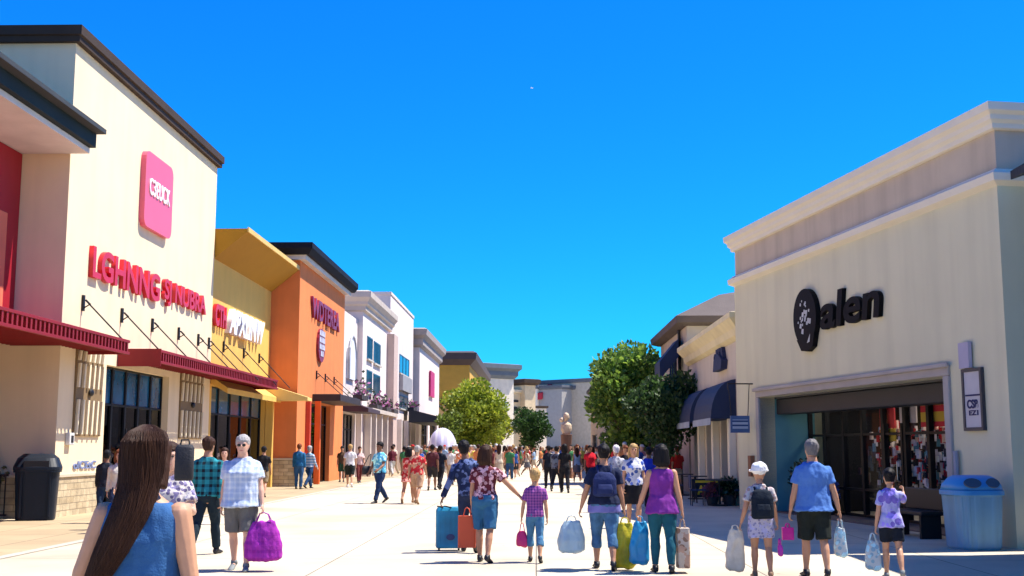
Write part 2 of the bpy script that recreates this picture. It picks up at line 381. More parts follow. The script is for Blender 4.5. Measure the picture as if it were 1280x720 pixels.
# first canopy and foreground shop at the left edge
t = B('red_shop', 'dark red shop wall with slate roof overhang at the left edge', -12.6, 14, 'L')
M_DRED = mat('dark red cladding', (.34, .008, .02), .55, var=.05, bump=.05)
M_CORAL = mat('coral pillar', (.72, .17, .09), .7, var=.05)
obj('wall', MB().box(0, 13.95, 0, 6, 4.3, 8.8), M_DRED, t)
obj('lower_wall', MB().box(0, 12.0, .25, 6, 0, 4.29), M_CORAL, t)
obj('corner_pillar', MB().box(12.9, 13.3, -.02, .2, 4.3, 7.2), M_CORAL, t)
obj('soffit', MB().box(-1, 13.98, -1.65, 6, 8.82, 8.95), mat('white soffit', (.62, .58, .55), .8, bump=0), t)
obj('roof_edge', MB().box(-1.02, 13.99, -1.8, 6, 8.96, 9.3), mat('slate fascia', (.022, .032, .034), .7, bump=.05, spec=.12), t, bevel=.01)
obj('roof_cap', MB().box(-1.1, 13.995, -2.04, 6, 9.302, 9.42), mat('slate roof cap', (.05, .055, .06), .7, bump=.05, spec=.12), t, bevel=.01)
slat_canopy(t, 4, 15.6, -2.3, 4.03, M_RED, .3)
obj('canopy_deck', MB().box(4.1, 15.55, -2.23, -.01, 4.30, 4.335), M_RED, t)
bracket_rods(t, (6.5, 9.2), 0, 5.3, -1.6, 4.3)

# ------------------------------------------------------------------ yellow shop
M_YEL = mat('golden yellow stucco', (.72, .42, .09), .9, var=.04, bump=.25, bs=70, stain=.08)
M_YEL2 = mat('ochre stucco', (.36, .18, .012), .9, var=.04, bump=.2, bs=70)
t = B('yellow_shop', 'golden yellow shop with flared ochre cove cornice and white script lettering', -11.43, 41.12, 'L')
obj('wall', MB().wall(0, 9.2, 0, 8.5, 0.02, .35, [(.3, 8.6, 0, 3.85)]).box(0, .3, .35, 12, 0, 8.4).box(8.9, 9.2, .35, 12, 0, 8.4).box(.3, 8.9, .35, 12, 8.0, 8.2), M_YEL, t)
obj('cove_cornice', MB().prism([(.35, 8.35), (.0, 8.35), (-1.15, 9.3), (-1.15, 9.42), (.35, 9.42)], 0, .01, 9.15), M_YEL2, t)
obj('cornice_edge', MB().box(.01, 9.15, -1.2, -1.152, 9.3, 9.47), mat('yellow edge', (.62, .42, .13), .7), t)
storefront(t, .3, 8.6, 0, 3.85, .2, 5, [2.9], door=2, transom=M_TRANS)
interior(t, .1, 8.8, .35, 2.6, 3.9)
goods(t, .5, 8.4, .7, .3, 2.6, 60, [(.5, .48, .45), (.4, .1, .05), (.05, .1, .2)], 5)
lettering('red_lettering', 'CTH', 1.5, .8, M_LRED, t, -.0, .018, 5.95, .14, bold=.05)
lettering('white_lettering', 'APXLINW', 5.6, .95, mat('white channel lettering', (.8, .8, .82), .4, bump=0), t, 1.7, .018, 5.85, .2, shear=.3, bold=.03)
obj('valance', MB().prism([(.0, 3.9), (-.6, 3.55), (-.6, 3.75), (.0, 4.15)], 0, .1, 8.8), M_YEL, t)
bracket_rods(t, (1.6, 4.6, 7.2), .02, 5.4, -1.3, 4.1)
obj('wide_awning', MB().prism([(.018, 4.35), (-1.9, 3.75), (-1.9, 3.62), (.018, 3.62)], 0, 8.0, 8.9), mat('yellow awning fabric', (.72, .5, .16), .8), t)
obj('corner_post', MB().box(8.62, 8.9, -.3, -.0, 0, 3.6), M_YEL, t)

# ------------------------------------------------------------------ orange shop
M_ORG = mat('terracotta stucco', (.70, .20, .055), .9, var=.05, bump=.25, bs=70, stain=.08)
M_NAVYR = mat('charcoal roof', (.010, .012, .02), .7, bump=.05, spec=.12)
t = B('orange_shop', 'terracotta orange shop with charcoal flat roof and burgundy lettering', -10.23, 50.4, 'L')
obj('wall', MB().wall(0, 12, 0, 9.75, 0, .35, [(3.0, 8.2, 0, 3.7)]).box(0, .35, .35, 11, 0, 9.75).box(11.65, 12, .35, 11, 0, 9.75), M_ORG, t)
obj('roof_soffit', MB().rectloft(0, 12, 0, 11, [(.28, 9.755), (.3, 9.95)]), mat('pale fascia', (.55, .52, .5), .6), t)
obj('roof', MB().rectloft(0, 12, 0, 11, [(.45, 9.952), (.62, 10.2), (.62, 10.45), (.3, 10.5)]), M_NAVYR, t)
obj('stone_base', MB().box(-.07, -.001, 0, 1.2, 0, 1.15).box(-.07, 3, -.07, -.001, 0, 1.15), M_STONE, t)
obj('base_cap', MB().box(-.11, -.001, 0, 1.2, 1.152, 1.22).box(-.11, 3.02, -.11, -.001, 1.152, 1.22), M_CAP, t)
storefront(t, 3.0, 8.2, 0, 3.7, .2, 4, [2.8], door=1)
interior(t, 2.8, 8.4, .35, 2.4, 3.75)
goods(t, 3.2, 8, .7, .3, 2.5, 40, [(.5, .48, .45), (.4, .1, .05), (.05, .1, .2)], 6)
M_BURG = mat('burgundy lettering', (.22, .008, .03), .4, bump=0)
lettering('wall_lettering', 'WDTEREA', 7.4, .95, M_BURG, t, 2.4, -.002, 7.55, .12, bold=.025)
em = obj('emblem', MB().tube([(4.6, -.08, 6.4), (4.6, -.081, 6.4)], .01).prism([(4.9 + .85 * math.cos(k * math.pi / 8), 6.45 + .8 * math.sin(k * math.pi / 8)) for k in range(16)], 1, -.12, -.002), M_BURG, t)
mb = MB()
for i in range(4):
    for j in range(4):
        if (i, j) in ((0, 0), (3, 0)): continue
        mb.prism([(4.9 + (-.55 + i * .36) - .12, 5.95 + j * .32), (4.9 + (-.55 + i * .36) + .12, 5.92 + j * .32), (4.9 + (-.55 + i * .36) + .1, 6.17 + j * .32), (4.9 + (-.55 + i * .36) - .08, 6.19 + j * .32)], 1, -.15, -.121)
obj('emblem_marks', mb, mat('pale emblem marks', (.6, .6, .66), .5), em)
obj('entrance_canopy', MB().box(3.4, 9.6, -1.3, -.002, 3.78, 4.1), mat('dark brown canopy', (.03, .02, .02), .6), t, bevel=.02)
bracket_rods(t, (4.2, 6.5, 9.0), 0, 5.1, -1.2, 4.1)
obj('orange_post', MB().box(3.3, 3.55, -.4, -.15, 0, 3.77), mat('vivid orange post', (.75, .12, .01), .5), t)
obj('corner_post', MB().box(1.9, 2.2, -.2, -.001, 1.22, 3.9), mat('red drape', (.5, .05, .02), .6), t)

# ------------------------------------------------------------------ pale block of shops
M_WHT = mat('pale stucco', (.72, .60, .54), .9, var=.04, bump=.2, stain=.12)
M_ROSE = mat('rose beige stucco', (.52, .38, .32), .9, var=.05, bump=.2)
M_CORN = mat('beige cornice', (.50, .42, .35), .8, bump=.1)
M_BLUEG = mat('blue shutter', (.03, .11, .17), .4, bump=.1, bs=12)
t = B('pale_corner_shop', 'low pale shop front with arched white sign beside the orange shop', -10.3, 62.5, 'L')
obj('wall', MB().wall(0, 5, 0, 9, 0, 8, [(.5, 4.5, 0, 3.5)]), M_WHT, t)
obj('arched_sign', MB().prism([(1.2, 5.4), (3.6, 5.4)] + [(2.4 + 1.2 * math.cos(a * math.pi / 8), 6.6 + 1.2 * math.sin(a * math.pi / 8)) for a in range(9)], 1, -.15, -.002), mat('arched sign face', (.7, .7, .72), .5), t)
obj('sign_rim', MB().tube([(3.6, -.16, 5.4)] + [(2.4 + 1.2 * math.cos(a * math.pi / 8), -.16, 6.6 + 1.2 * math.sin(a * math.pi / 8)) for a in range(9)] + [(1.2, -.16, 5.4)], .07, 6), mat('grey rim', (.3, .3, .33), .5), t)
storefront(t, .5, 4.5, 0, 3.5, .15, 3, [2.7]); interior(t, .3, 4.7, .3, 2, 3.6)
obj('awning', MB().prism([(0, 4.2), (-1.4, 3.75), (-1.4, 3.55), (0, 3.6)], 0, .1, 4.9), mat('dark awning', (.05, .03, .04), .7), t)
t = B('pale_corniced_tower', 'pale three storey shop tower with beige stepped cornice and blue shuttered windows', -10.0, 67.6, 'L')
obj('wall', MB().wall(0, 13, 0, 10.2, 0, 9, [(.8, 2.9, 0, 3.6), (3.5, 5.6, 0, 3.6), (6.3, 8.4, 0, 3.6), (9.2, 12.2, 0, 3.6)]), M_WHT, t)
obj('cornice', MB().rectloft(0, 12.4, 0, 9, [(.04, 9.5), (.16, 9.56), (.18, 9.8), (.3, 9.9), (.32, 10.05), (.5, 10.3), (.52, 10.62), (.3, 10.7)]), M_CORN, t)
obj('pilaster', MB().box(11.0, 13.2, -.5, -.001, 0, 9.25), M_ROSE, t)
for z in (6.9, 4.9):
    window(t, 1.7, 3.9, z, z + 1.35, fm=M_BLUEG, nx=4); window(t, 4.6, 7.6, z - .05, z + 1.3, fm=M_BLUEG, nx=5)
for a, b in ((.8, 2.9), (3.5, 5.6), (6.3, 8.4), (9.2, 12.2)):
    obj('shop_shutter', MB().box(a, b, .3, .38, 0, 3.6), mat('taupe shutter', (.25, .19, .16), .7, pat=None, bump=.3, bs=10), t)
for u in (.7, 3.0, 5.7, 8.5): obj('column', MB().box(u, u + .35, -.45, -.1, 0, 3.7).box(u - .05, u + .4, -.5, -.05, 0, .25), mat('pale column', (.62, .52, .43), .8), t, bevel=.02)
obj('ledge', MB().box(.3, 12.6, -.6, -.002, 3.72, 3.95), M_CORN, t)
t = B('plain_white_tower', 'tall plain white shop tower with square parapet and two blue windows', -10.15, 85.0, 'L')
obj('wall', MB().wall(-3.5, 12, 0, 12.3, 0, 9, [(.8, 4.6, 0, 3.6), (6, 10, 0, 3.6)]), M_WHT, t)
obj('coping', MB().rectloft(-3.5, 12, 0, 9, [(.06, 12.302), (.06, 12.5)]), M_WHT, t)
window(t, 2.2, 8.8, 7.2, 8.6, fm=M_BLUEG, nx=3); obj('balcony_panel', MB().box(2.2, 8.8, -.3, -.001, 5.9, 7.05), mat('grey panel', (.3, .28, .28), .7), t)
window(t, 2.6, 8.4, 4.6, 5.6, fm=M_BLUEG, nx=2)
for a, b in ((.8, 4.6), (6, 10)): obj('shop_shutter', MB().box(a, b, .3, .38, 0, 3.6), mat('taupe shutter', (.25, .19, .16)), t)
for u in (.4, 4.9, 10.2): obj('column', MB().box(u, u + .5, -.45, -.1, 0, 3.7), mat('pale column', (.62, .52, .43)), t)
t = B('pale_end_tower', 'pale shop tower with grey stepped cornice and magenta banner', -9.7, 98.0, 'L')
obj('wall', MB().wall(0, 20, 0, 11.2, 0, 9, [(2, 8, 0, 3.8), (10, 18, 0, 3.8)]), M_WHT, t)
obj('cornice', MB().rectloft(0, 20, 0, 9, [(.05, 10.0), (.3, 10.2), (.3, 10.7), (.6, 11.0), (.65, 11.5), (.4, 11.6)]), mat('grey brown cornice', (.33, .28, .25), .8), t)
obj('banner', MB().box(8.5, 12.5, -.2, -.05, 6.3, 8.6), mat('magenta banner', (.45, .02, .12), .6), t)
obj('dark_canopy', MB().prism([(0, 4.6), (-2.4, 4.0), (-2.4, 3.6), (0, 3.6)], 0, -8, 6), mat('charcoal canopy', (.03, .03, .035), .7), t)
storefront(t, 2, 8, 0, 3.8, .15, 4, [2.8]); storefront(t, 10, 18, 0, 3.8, .15, 5, [2.8])
# planters above the ledge
def bougainvillea(x, y, z, s, seed, label):
    rnd = random.Random(seed); o = empty('flower_box', (x, y, z), 0, label, 'planter', 'flower boxes on the shop ledges')
    obj('box', MB().box(-.25, .25, -1.2, 1.2, 0, .25), mat('dark planter', (.05, .04, .04)), o)
    for nm, m_, n in (('foliage', mat('dark leaves', (.05, .06, .03), trans=.2, bump=0), 90), ('blossom', mat('mauve blossom', (.35, .12, .26), trans=.2, bump=0), 70)):
        mb = MB()
        for i in range(n // 2):
            c = Vector((rnd.gauss(0, .22), rnd.uniform(-1.2, 1.2), .3 + abs(rnd.gauss(0, .42)) * s)); a = Vector([rnd.uniform(-1, 1) for _ in range(3)]).normalized() * .14; b = a.cross(Vector([rnd.uniform(-1, 1) for _ in range(3)])).normalized() * .09
            mb.add([c - a, c - b, c + a, c + b], [(0, 1, 2, 3)])
        obj(nm, mb, m_, o)
for i, (y, z, s, lb) in enumerate(((64.5, 4.25, 1.7, 'mauve flower box over the awning next to the orange shop'), (71, 3.96, 1.3, 'mauve flower box on the near end of the corniced tower ledge'), (75.5, 3.96, 1.0, 'mauve flower box at the middle of the corniced tower ledge'), (79.5, 3.96, .9, 'mauve flower box by the rose beige pilaster'), (92, 4.5, 1.0, 'flower box over the dark canopy of the white tower'))):
    bougainvillea(-9.65 if i else -9.6, y, z, s * .6, i, lb)

# ------------------------------------------------------------------ far left row
t = B('ochre_far_shop', 'ochre yellow shop with dark flat roof behind the bright green tree', -7.2, 128, 'L')
obj('wall', MB().wall(0, 40, 0, 11.0, 0, 30, [(4, 14, 0, 4), (20, 34, 0, 4)]), mat('ochre far stucco', (.62, .33, .05), .9, var=.05), t)
obj('cornice', MB().rectloft(0, 40, 0, 30, [(.1, 10.6), (.7, 11.2), (.8, 11.9), (.4, 12.1)]), mat('dark roof edge', (.07, .05, .05), .7), t)
obj('stair_rail', MB().tube([(-.3, 3.5, 7), (-.3, 0.2, 4.2)], .12, 6).tube([(-.3, 3.5, 6.3), (-.3, .2, 3.4)], .08, 6), M_BROWN, t)
obj('lower_wall', MB().box(-.25, -.002, 0, 3.4, 0, 6.2), mat('pale ochre', (.68, .45, .18)), t)
t = empty('grey_far_shop', (-7.6, 172, 0), R(40), 'pale far shop with slate grey overhanging cornice next to the ochre shop', 'building', 'outlet shops lining the street')
obj('wall', MB().box(0, 5.6, 0, 20, 0, 12.4), mat('far pale stucco', (.72, .64, .50)), t)
obj('cornice', MB().rectloft(0, 5.6, 0, 20, [(.1, 11.8), (.5, 12.3), (.5, 12.9), (.9, 13.3), (.9, 13.9), (.5, 14.0)]), mat('slate cornice', (.12, .14, .16)), t)
obj('climbing_vine', MB().box(0.02, .7, -.3, -.01, 0, 11), mat('vine', (.16, .09, .02), var=.6, vs=4), t); window(t, 2.0, 2.8, 6, 8.6, fm=M_BLUEG); window(t, 3.6, 4.4, 6.4, 8.4, fm=M_BLUEG)
t = empty('beige_far_shop', (-5.9, 205, 0), R(40), 'beige far shop with dark slit window and projecting tower', 'building', 'outlet shops lining the street')
mfb = mat('far beige stucco', (.62, .47, .28))
obj('wall', MB().box(0, 4.2, 0, 20, 0, 11.2), mfb, t); obj('tower', MB().box(4.21, 6.6, -1.2, 8, 0, 12.6), mfb, t)
obj('roof', MB().rectloft(0, 4.2, 0, 20, [(.1, 11.21), (.3, 11.4), (.3, 11.8)]), mat('cream edge', (.6, .5, .35)), t)
obj('tower_roof', MB().rectloft(4.21, 6.6, -1.2, 8, [(.2, 12.61), (.7, 13.0), (.7, 13.6), (.4, 13.7)]), M_BROWN, t)
obj('slit_window', MB().box(.6, 3.4, -.15, -.002, 7.6, 8.8), M_DARK, t); obj('slit_window', MB().box(.3, 3.6, -.15, -.002, 9.6, 10.0), M_DARK, t)
t = empty('cream_low_shop', (-4.2, 232, 0), R(38), 'low cream shop tucked between the beige tower and the white end shop', 'building', 'outlet shops lining the street')
obj('wall', MB().box(0, 8, 0, 14, 0, 9.5), mat('low cream stucco', (.66, .55, .42)), t); obj('coping', MB().rectloft(0, 8, 0, 14, [(.1, 9.51), (.3, 9.7), (.3, 10)]), M_BROWN, t); window(t, 2, 6, 5, 7)
# street end
def px_at(px, Y): r = ray(px, 560); return r[0] / r[1] * Y
def end_block(name, label, px0, px1, top, Y, m, roofm, rz=.85, d=20):
    x0, x1 = px_at(px0, Y), px_at(px1, Y); z = CH + (560 - top) / FPX * Y
    x1 = x0 + (x1 - x0) / math.cos(rz); t = empty(name, (x0, Y, 0), rz, label, 'building', 'shops closing the far end of the street')
    obj('wall', MB().box(0, x1 - x0, 0, d, 0, z), m, t); obj('parapet', MB().rectloft(0, x1 - x0, 0, d, [(.15, z + .002), (.3, z + .4), (.3, z + .9)]), roofm, t)
    return t, x1 - x0, z
Mw = mat('far white stucco', (.86, .76, .60), var=.05); Mg = mat('far blue grey stucco', (.36, .34, .32), var=.05); Ms = mat('far slate parapet', (.12, .13, .15))
t, W, Z = end_block('white_end_shop', 'white shop at the far street end with a small red roof', 672, 702, 487, 262, Mw, Ms)
obj('red_roof', MB().prism([(0, Z - 1), (3.6, Z + 1.2), (3.6, Z - .2), (0, Z - 2.4)], 1, -1.2, -.02), mat('red roof', (.5, .03, .05)), t)
obj('grey_fin', MB().box(3.2, 4, -1.4, -.02, 4, Z - .2), Ms, t); obj('low_awning', MB().box(2, W, -3, -.02, 4.3, 5), Ms, t)
t, W, Z = end_block('blue_grey_end_shop', 'blue grey shop block at the far street end', 702.5, 719, 487, 258, Mg, Ms)
t, W, Z = end_block('pale_portal_shop', 'far shop with pale panel framed by a dark portal', 719.5, 752, 488, 260, Mw, Ms)
obj('portal', MB().box(0, .9, -.8, -.02, 0, Z - 2.6).box(0, W, -.8, -.02, Z - 2.6, Z - 1.6), mat('dark portal', (.05, .06, .07)), t)
t, W, Z = end_block('cream_end_shop', 'cream shop block mostly hidden behind the large tree', 752.5, 860, 478, 255, mat('far cream', (.5, .43, .33)), Ms)
# ------------------------------------------------------------------ right shop
M_GRY = mat('warm white stucco', (.69, .645, .44), .9, var=.05, vs=.5, bump=.2, bs=80, stain=.10)
M_BAND = mat('beige frieze', (.56, .46, .34), .9, var=.05, bump=.2, stain=.2)
M_TRIM = mat('cream moulding', (.78, .71, .56), .8, var=.03, bump=.08)
P = Vector((5.58, 32.85, 0)); Q = Vector((7.95, 20.0, 0)); LEN = (Q - P).length
t = B('white_corner_shop', 'large warm white corner shop with cream cornice and black oval logo lettering', P.x, P.y, 'R', rz=math.atan2(Q.y - P.y, Q.x - P.x))
E0, E1, EZ = 1.72, 11.05, 2.97
obj('wall', MB().wall(0, LEN, 0, 6.25, 0, .4, [(E0, E1, 0, EZ)]).box(0, .4, .4, 12, 0, 6.25).box(LEN - .4, LEN, .4, 12, 0, 6.25), M_GRY, t)
obj('frieze', MB().rectloft(.03, LEN - .03, .03, 12, [(0, 6.252), (0, 7.2)]), M_BAND, t)
obj('band_moulding', MB().rectloft(0, LEN, 0, 12, [(.002, 6.13), (.13, 6.2), (.15, 6.33), (.05, 6.40), (.04, 6.42)]), M_TRIM, t)
obj('cornice', MB().rectloft(0, LEN, 0, 12, [(.02, 7.12), (.06, 7.14), (.07, 7.22), (.13, 7.28), (.14, 7.36), (.21, 7.42), (.22, 7.56), (.06, 7.6)]), M_TRIM, t)
mb = MB().box(E0 - .2, E0, -.06, .5, 0, EZ).box(E1, E1 + .2, -.06, .5, 0, EZ).box(E0 - .2, E1 + .2, -.06, .5, EZ + .001, EZ + .2).box(E0 - .26, E1 + .26, -.12, -.061, EZ + .15, EZ + .24)
obj('entrance_surround', mb, mat('grey surround', (.40, .36, .33), .8), t, bevel=.02)
RD = 1.5
obj('recess_side', MB().box(E0 - .05, E0 + .002, .4, RD, 0, EZ), mat('teal painted wall', (.12, .30, .32), .8), t)
obj('recess_side', MB().box(E1, E1 + .05, .5, RD, 0, EZ), M_GRY, t)
obj('recess_ceiling', MB().box(E0, E1, .4, RD, EZ - .04, EZ - .001), mat('recess ceiling', (.1, .1, .1)), t)
obj('shutter_box', MB().box(E0 + .05, E1, .42, .95, EZ - .45, EZ - .05), mat('charcoal shutter box', (.022, .024, .03), .6), t, bevel=.03)
obj('threshold', MB().box(E0, E1, .3, RD, 0.001, .03), mat('brown threshold', (.16, .12, .10), .7), t)
storefront(t, E0, E1, .03, EZ - .06, RD - .2, 9, [.7, 2.0], gl=glass('shop glass', (.95, .97, 1), .0, .12), door=4)
goods(t, E0 + .3, E0 + 3, RD + .8, .6, 2.0, 40, [(.05, .07, .1), (.1, .05, .05), (.1, .1, .1)], 18)
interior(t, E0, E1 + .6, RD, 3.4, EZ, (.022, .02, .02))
pal = [(.8, .74, .68), (.5, .03, .04), (.02, .02, .03), (.75, .6, .5), (.03, .03, .04), (.6, .55, .6), (.1, .25, .3)]
goods(t, 4.9, 9.0, RD - .02, .75, 2.3, 620, pal, 8, .12, .2)
obj('display_banner', MB().box(5.5, 6.2, RD - .05, RD - .02, 2.1, 2.85), mat('red banner', (.6, .03, .04), .6), t)
obj('display_banner', MB().box(6.45, 7.2, RD - .05, RD - .02, 2.2, 2.85), mat('pale banner', (.6, .5, .45), .6), t)
obj('display_banner', MB().box(7.4, 8.6, RD - .05, RD - .02, 2.1, 2.85), mat('yellow red banner', (.65, .4, .04), pat='stripes', col2=(.6, .03, .04), ps=2.9), t)
obj('display_banner', MB().box(5.5, 6.2, RD - .05, RD - .02, 1.8, 2.09), mat('yellow strip', (.6, .42, .04)), t)
for u in (E0 + 2, E0 + 4.6, E0 + 6.6, E0 + 8.4):
    lm = bpy.data.materials.get('lit ceiling tube') or mat('lit ceiling tube', (.8, .8, .8), bump=0, var=0)
    lm.node_tree.nodes['Principled BSDF'].inputs['Emission Color'].default_value = (1, .9, .78, 1); lm.node_tree.nodes['Principled BSDF'].inputs['Emission Strength'].default_value = 9
    obj('ceiling_lamp', MB().box(u - .5, u + .5, RD + .5, RD + .72, EZ - .13, EZ - .06), lm, t)
# logo
M_LOGO = mat('black logo lettering', (.005, .005, .006), .6, bump=0, var=0, spec=.1)
cx, cz = 5.05, 4.72
mb = MB().prism([(cx + .66 * math.cos(k * math.pi / 16) , cz + .68 * math.sin(k * math.pi / 16) - .0) for k in range(32)], 1, -.13, -.002)
lg = obj('logo_oval', mb, M_LOGO, t)
obj('logo_tail', MB().prism([(cx + .28, cz - .5), (cx + .55, cz - .35), (cx + .4, cz - .72), (cx + .1, cz - .82), (cx - .25, cz - .78), (cx - .5, cz - .5)], 1, -.128, -.004), M_LOGO, t)
mb = MB(); rnd = random.Random(4)
for i in range(26):
    a = rnd.uniform(0, 6.28); r_ = rnd.uniform(.05, .42); u = cx + r_ * math.cos(a); z = cz + .05 + r_ * 1.05 * math.sin(a); s = rnd.uniform(.025, .07)
    mb.prism([(u - s, z - s * .6), (u + s * .6, z - s), (u + s, z + s * .8), (u - s * .4, z + s)], 1, -.137, -.131)
mb.prism([(cx + .12, cz - .62), (cx + .3, cz - .42), (cx + .26, cz - .6)], 1, -.137, -.131)
obj('logo_marks', mb, mat('pale logo marks', (.55, .55, .55), .6), lg)
lettering('logo_lettering', 'alen', 2.95, .82, M_LOGO, t, 5.85, -.002, 4.33, .10, shear=.12, bold=.022)
# notice frame
nf = obj('notice_frame', MB().box(11.72, 11.78, -.07, -.002, 1.95, 3.05).box(12.3, 12.36, -.07, -.002, 1.95, 3.05).box(11.78, 12.3, -.07, -.002, 1.95, 2.01).box(11.78, 12.3, -.07, -.002, 2.99, 3.05), mat('dark notice frame', (.05, .05, .06), .5), t)
obj('notice_face', MB().box(11.78, 12.3, -.05, -.002, 2.01, 2.99), mat('pale notice', (.5, .49, .52), .5), nf)
lettering('notice_lettering', 'CSB', .36, .16, mat('navy ink', (.03, .03, .1)), nf, 11.85, -.052, 2.34, .006, bold=.04)
lettering('notice_lettering', 'EZ1', .3, .09, mat('navy ink', (.03, .03, .1)), nf, 11.9, -.052, 2.22, .006, bold=.04)
obj('notice_rule', MB().box(11.8, 12.28, -.056, -.051, 2.56, 2.59), mat('navy ink', (.03, .03, .1)), nf)
obj('banner_strip', MB().box(11.72, 12.05, -.1, -.03, 3.06, 3.52), mat('lavender strip', (.42, .38, .48)), t)
obj('downpipe', MB().tube([(E1 + .36, -.07, 0), (E1 + .36, -.07, 1.6)], .05, 8), mat('grey pipe', (.3, .3, .36), .5), t)
obj('wall_lamp', MB().box(E0 - .7, E0 - .5, -.12, -.002, .9, 1.45), mat('brown box', (.3, .13, .06)), t)
# hanging sign near end of the wall
hs_ = obj('hanging_sign', MB().box(1.2, 1.24, -.65, -.12, 2.05, 2.5), mat('blue sign board', (.10, .16, .3), .5), t)
obj('sign_face', MB().box(1.241, 1.246, -.6, -.17, 2.15, 2.4), mat('sign face pale', (.5, .55, .6), pat='check', col2=(.05, .08, .2), ps=9), hs_)
obj('sign_bracket', MB().tube([(1.22, -.002, 3.35), (1.22, -.7, 3.35), (1.22, -.7, 3.2)], .02, 6).tube([(1.22, -.68, 3.2), (1.22, -.62, 2.5)], .012, 5).tube([(1.22, -.1, 3.35), (1.22, -.16, 2.5)], .012, 5), M_BLACK, hs_)

# neighbour closer, its eaves reach the right edge of the frame
t = B('near_right_shop', 'near right shop with black tiled eaves', 9.0, 19.35, 'R')
obj('wall', MB().box(0, 26, 0, 10, 0, 6.1), mat('blue painted shop wall', (.05, .14, .28), .8), t)
obj('eaves', MB().prism([(-.95, 6.15), (-.95, 6.3), (5, 8.4), (5, 8.2)], 0, -.3, 26), mat('black roof tile', (.015, .016, .02), .6, bump=.5, bs=12), t)

# ------------------------------------------------------------------ navy awning shop
M_CRM = mat('cream stucco right', (.60, .52, .42), .9, var=.04, bump=.2, stain=.1)
t = B('navy_awning_shop', 'low cream shop with pale yellow cornice and navy barrel awnings', 5.85, 45.0, 'R')
obj('wall', MB().wall(0, 11.6, 0, 5.0, 0, 9, [(1.0, 3.2, 0, 3.0), (4.2, 6.4, 0, 3.0), (7.4, 9.6, 0, 3.0)]), M_CRM, t)
obj('cornice', MB().rectloft(0, 11.6, 0, 9, [(.02, 4.75), (.15, 4.85), (.2, 5.05), (.4, 5.3), (.4, 5.45), (.1, 5.5)]), mat('pale yellow cornice', (.74, .64, .38), .8), t)
mn = mat('navy awning fabric', (.012, .025, .07), .7, bump=.1)
for a, b in ((2.2, 5.6), (6.6, 10.4)):
    prof = [(0, 3.0)] + [(-1.25 * math.sin(k * math.pi / 16), 3.0 + 1.15 * math.cos(k * math.pi / 16) ) for k in range(0, 9)]
    aw = obj('barrel_awning', MB().prism([(-.002, 2.5)] + [(-.002 - .75 * math.sin(k * math.pi / 16), 2.5 + 1.15 * math.cos(k * math.pi / 16)) for k in range(9)], 0, a, b), mn, t)
    obj('valance_trim', MB().box(a, b, -.78, -.755, 2.32, 2.52), mat('pale valance', (.3, .34, .42)), aw)
for a, b in ((1.0, 3.2), (4.2, 6.4), (7.4, 9.6)):
    dd = obj('door', MB().box(a, b, .3, .36, 0, 3.0), mat('grey door', (.07, .07, .085), .5), t)
    obj('door_panel', MB().box(a + .25, (a + b) / 2 - .1, .27, .299, .3, 2.7).box((a + b) / 2 + .1, b - .25, .27, .299, .3, 2.7), M_PANE, dd)
for u in (3.5, 6.75, 9.95): obj('column', MB().box(u, u + .32, -.22, -.001, 0, 2.9), M_TRIM, t, bevel=.02)
sgn = obj('navy_sign', MB().prism([(7.3, 4.05), (8.9, 4.05), (9.1, 4.3), (8.4, 4.55), (7.5, 4.4)], 1, -.2, -.002), mat('navy sign', (.02, .03, .09)), t)
lettering('sign_lettering', 'oKSA', 1.9, .4, mat('navy sign', (.02, .03, .09)), t, 7.0, -.002, 4.35, .12, bold=.04)

# hip roofed shop
t = B('hip_roof_shop', 'two storey beige shop with brown hip roof behind the navy awnings', 5.8, 54.5, 'R')
obj('wall', MB().box(0, 9.4, 0, 10, 0, 6.3), mat('beige stucco right', (.50, .42, .33), .9, stain=.1), t)
obj('roof', MB().rectloft(0, 9.4, 0, 10, [(.1, 6.302), (.4, 6.4), (.45, 6.65), (-1.5, 7.7), (-3, 8.1)]), mat('brown tile roof', (.10, .075, .065), .8, bump=.4, bs=15), t)
window(t, 4.2, 6.0, 4.0, 5.3, y=-.05, fm=mat('navy shutter', (.02, .035, .08)), nx=2); obj('shade_hood', MB().prism([(-.2, 5.9), (-.95, 5.0), (-.95, 4.3), (-.2, 5.2)], 0, 6.4, 8.4), mn, t)
obj('downpipe', MB().tube([(7.8, -.1, 4), (7.8, -.1, 6.3)], .07, 6), M_BLACK, t)
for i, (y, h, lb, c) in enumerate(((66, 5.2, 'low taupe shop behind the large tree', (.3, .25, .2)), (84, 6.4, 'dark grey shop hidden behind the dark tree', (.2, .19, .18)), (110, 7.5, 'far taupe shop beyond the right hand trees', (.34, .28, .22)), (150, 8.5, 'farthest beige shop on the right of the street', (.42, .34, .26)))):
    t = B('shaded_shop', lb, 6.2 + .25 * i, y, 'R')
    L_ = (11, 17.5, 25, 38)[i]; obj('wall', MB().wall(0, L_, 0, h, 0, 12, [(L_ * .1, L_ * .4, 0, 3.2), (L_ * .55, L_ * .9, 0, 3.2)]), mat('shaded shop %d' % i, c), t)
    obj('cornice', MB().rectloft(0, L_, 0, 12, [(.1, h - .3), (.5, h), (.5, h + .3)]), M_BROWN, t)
    storefront(t, L_ * .1, L_ * .4, 0, 3.2, .15, 3, [2.4]); storefront(t, L_ * .55, L_ * .9, 0, 3.2, .15, 3, [2.4])

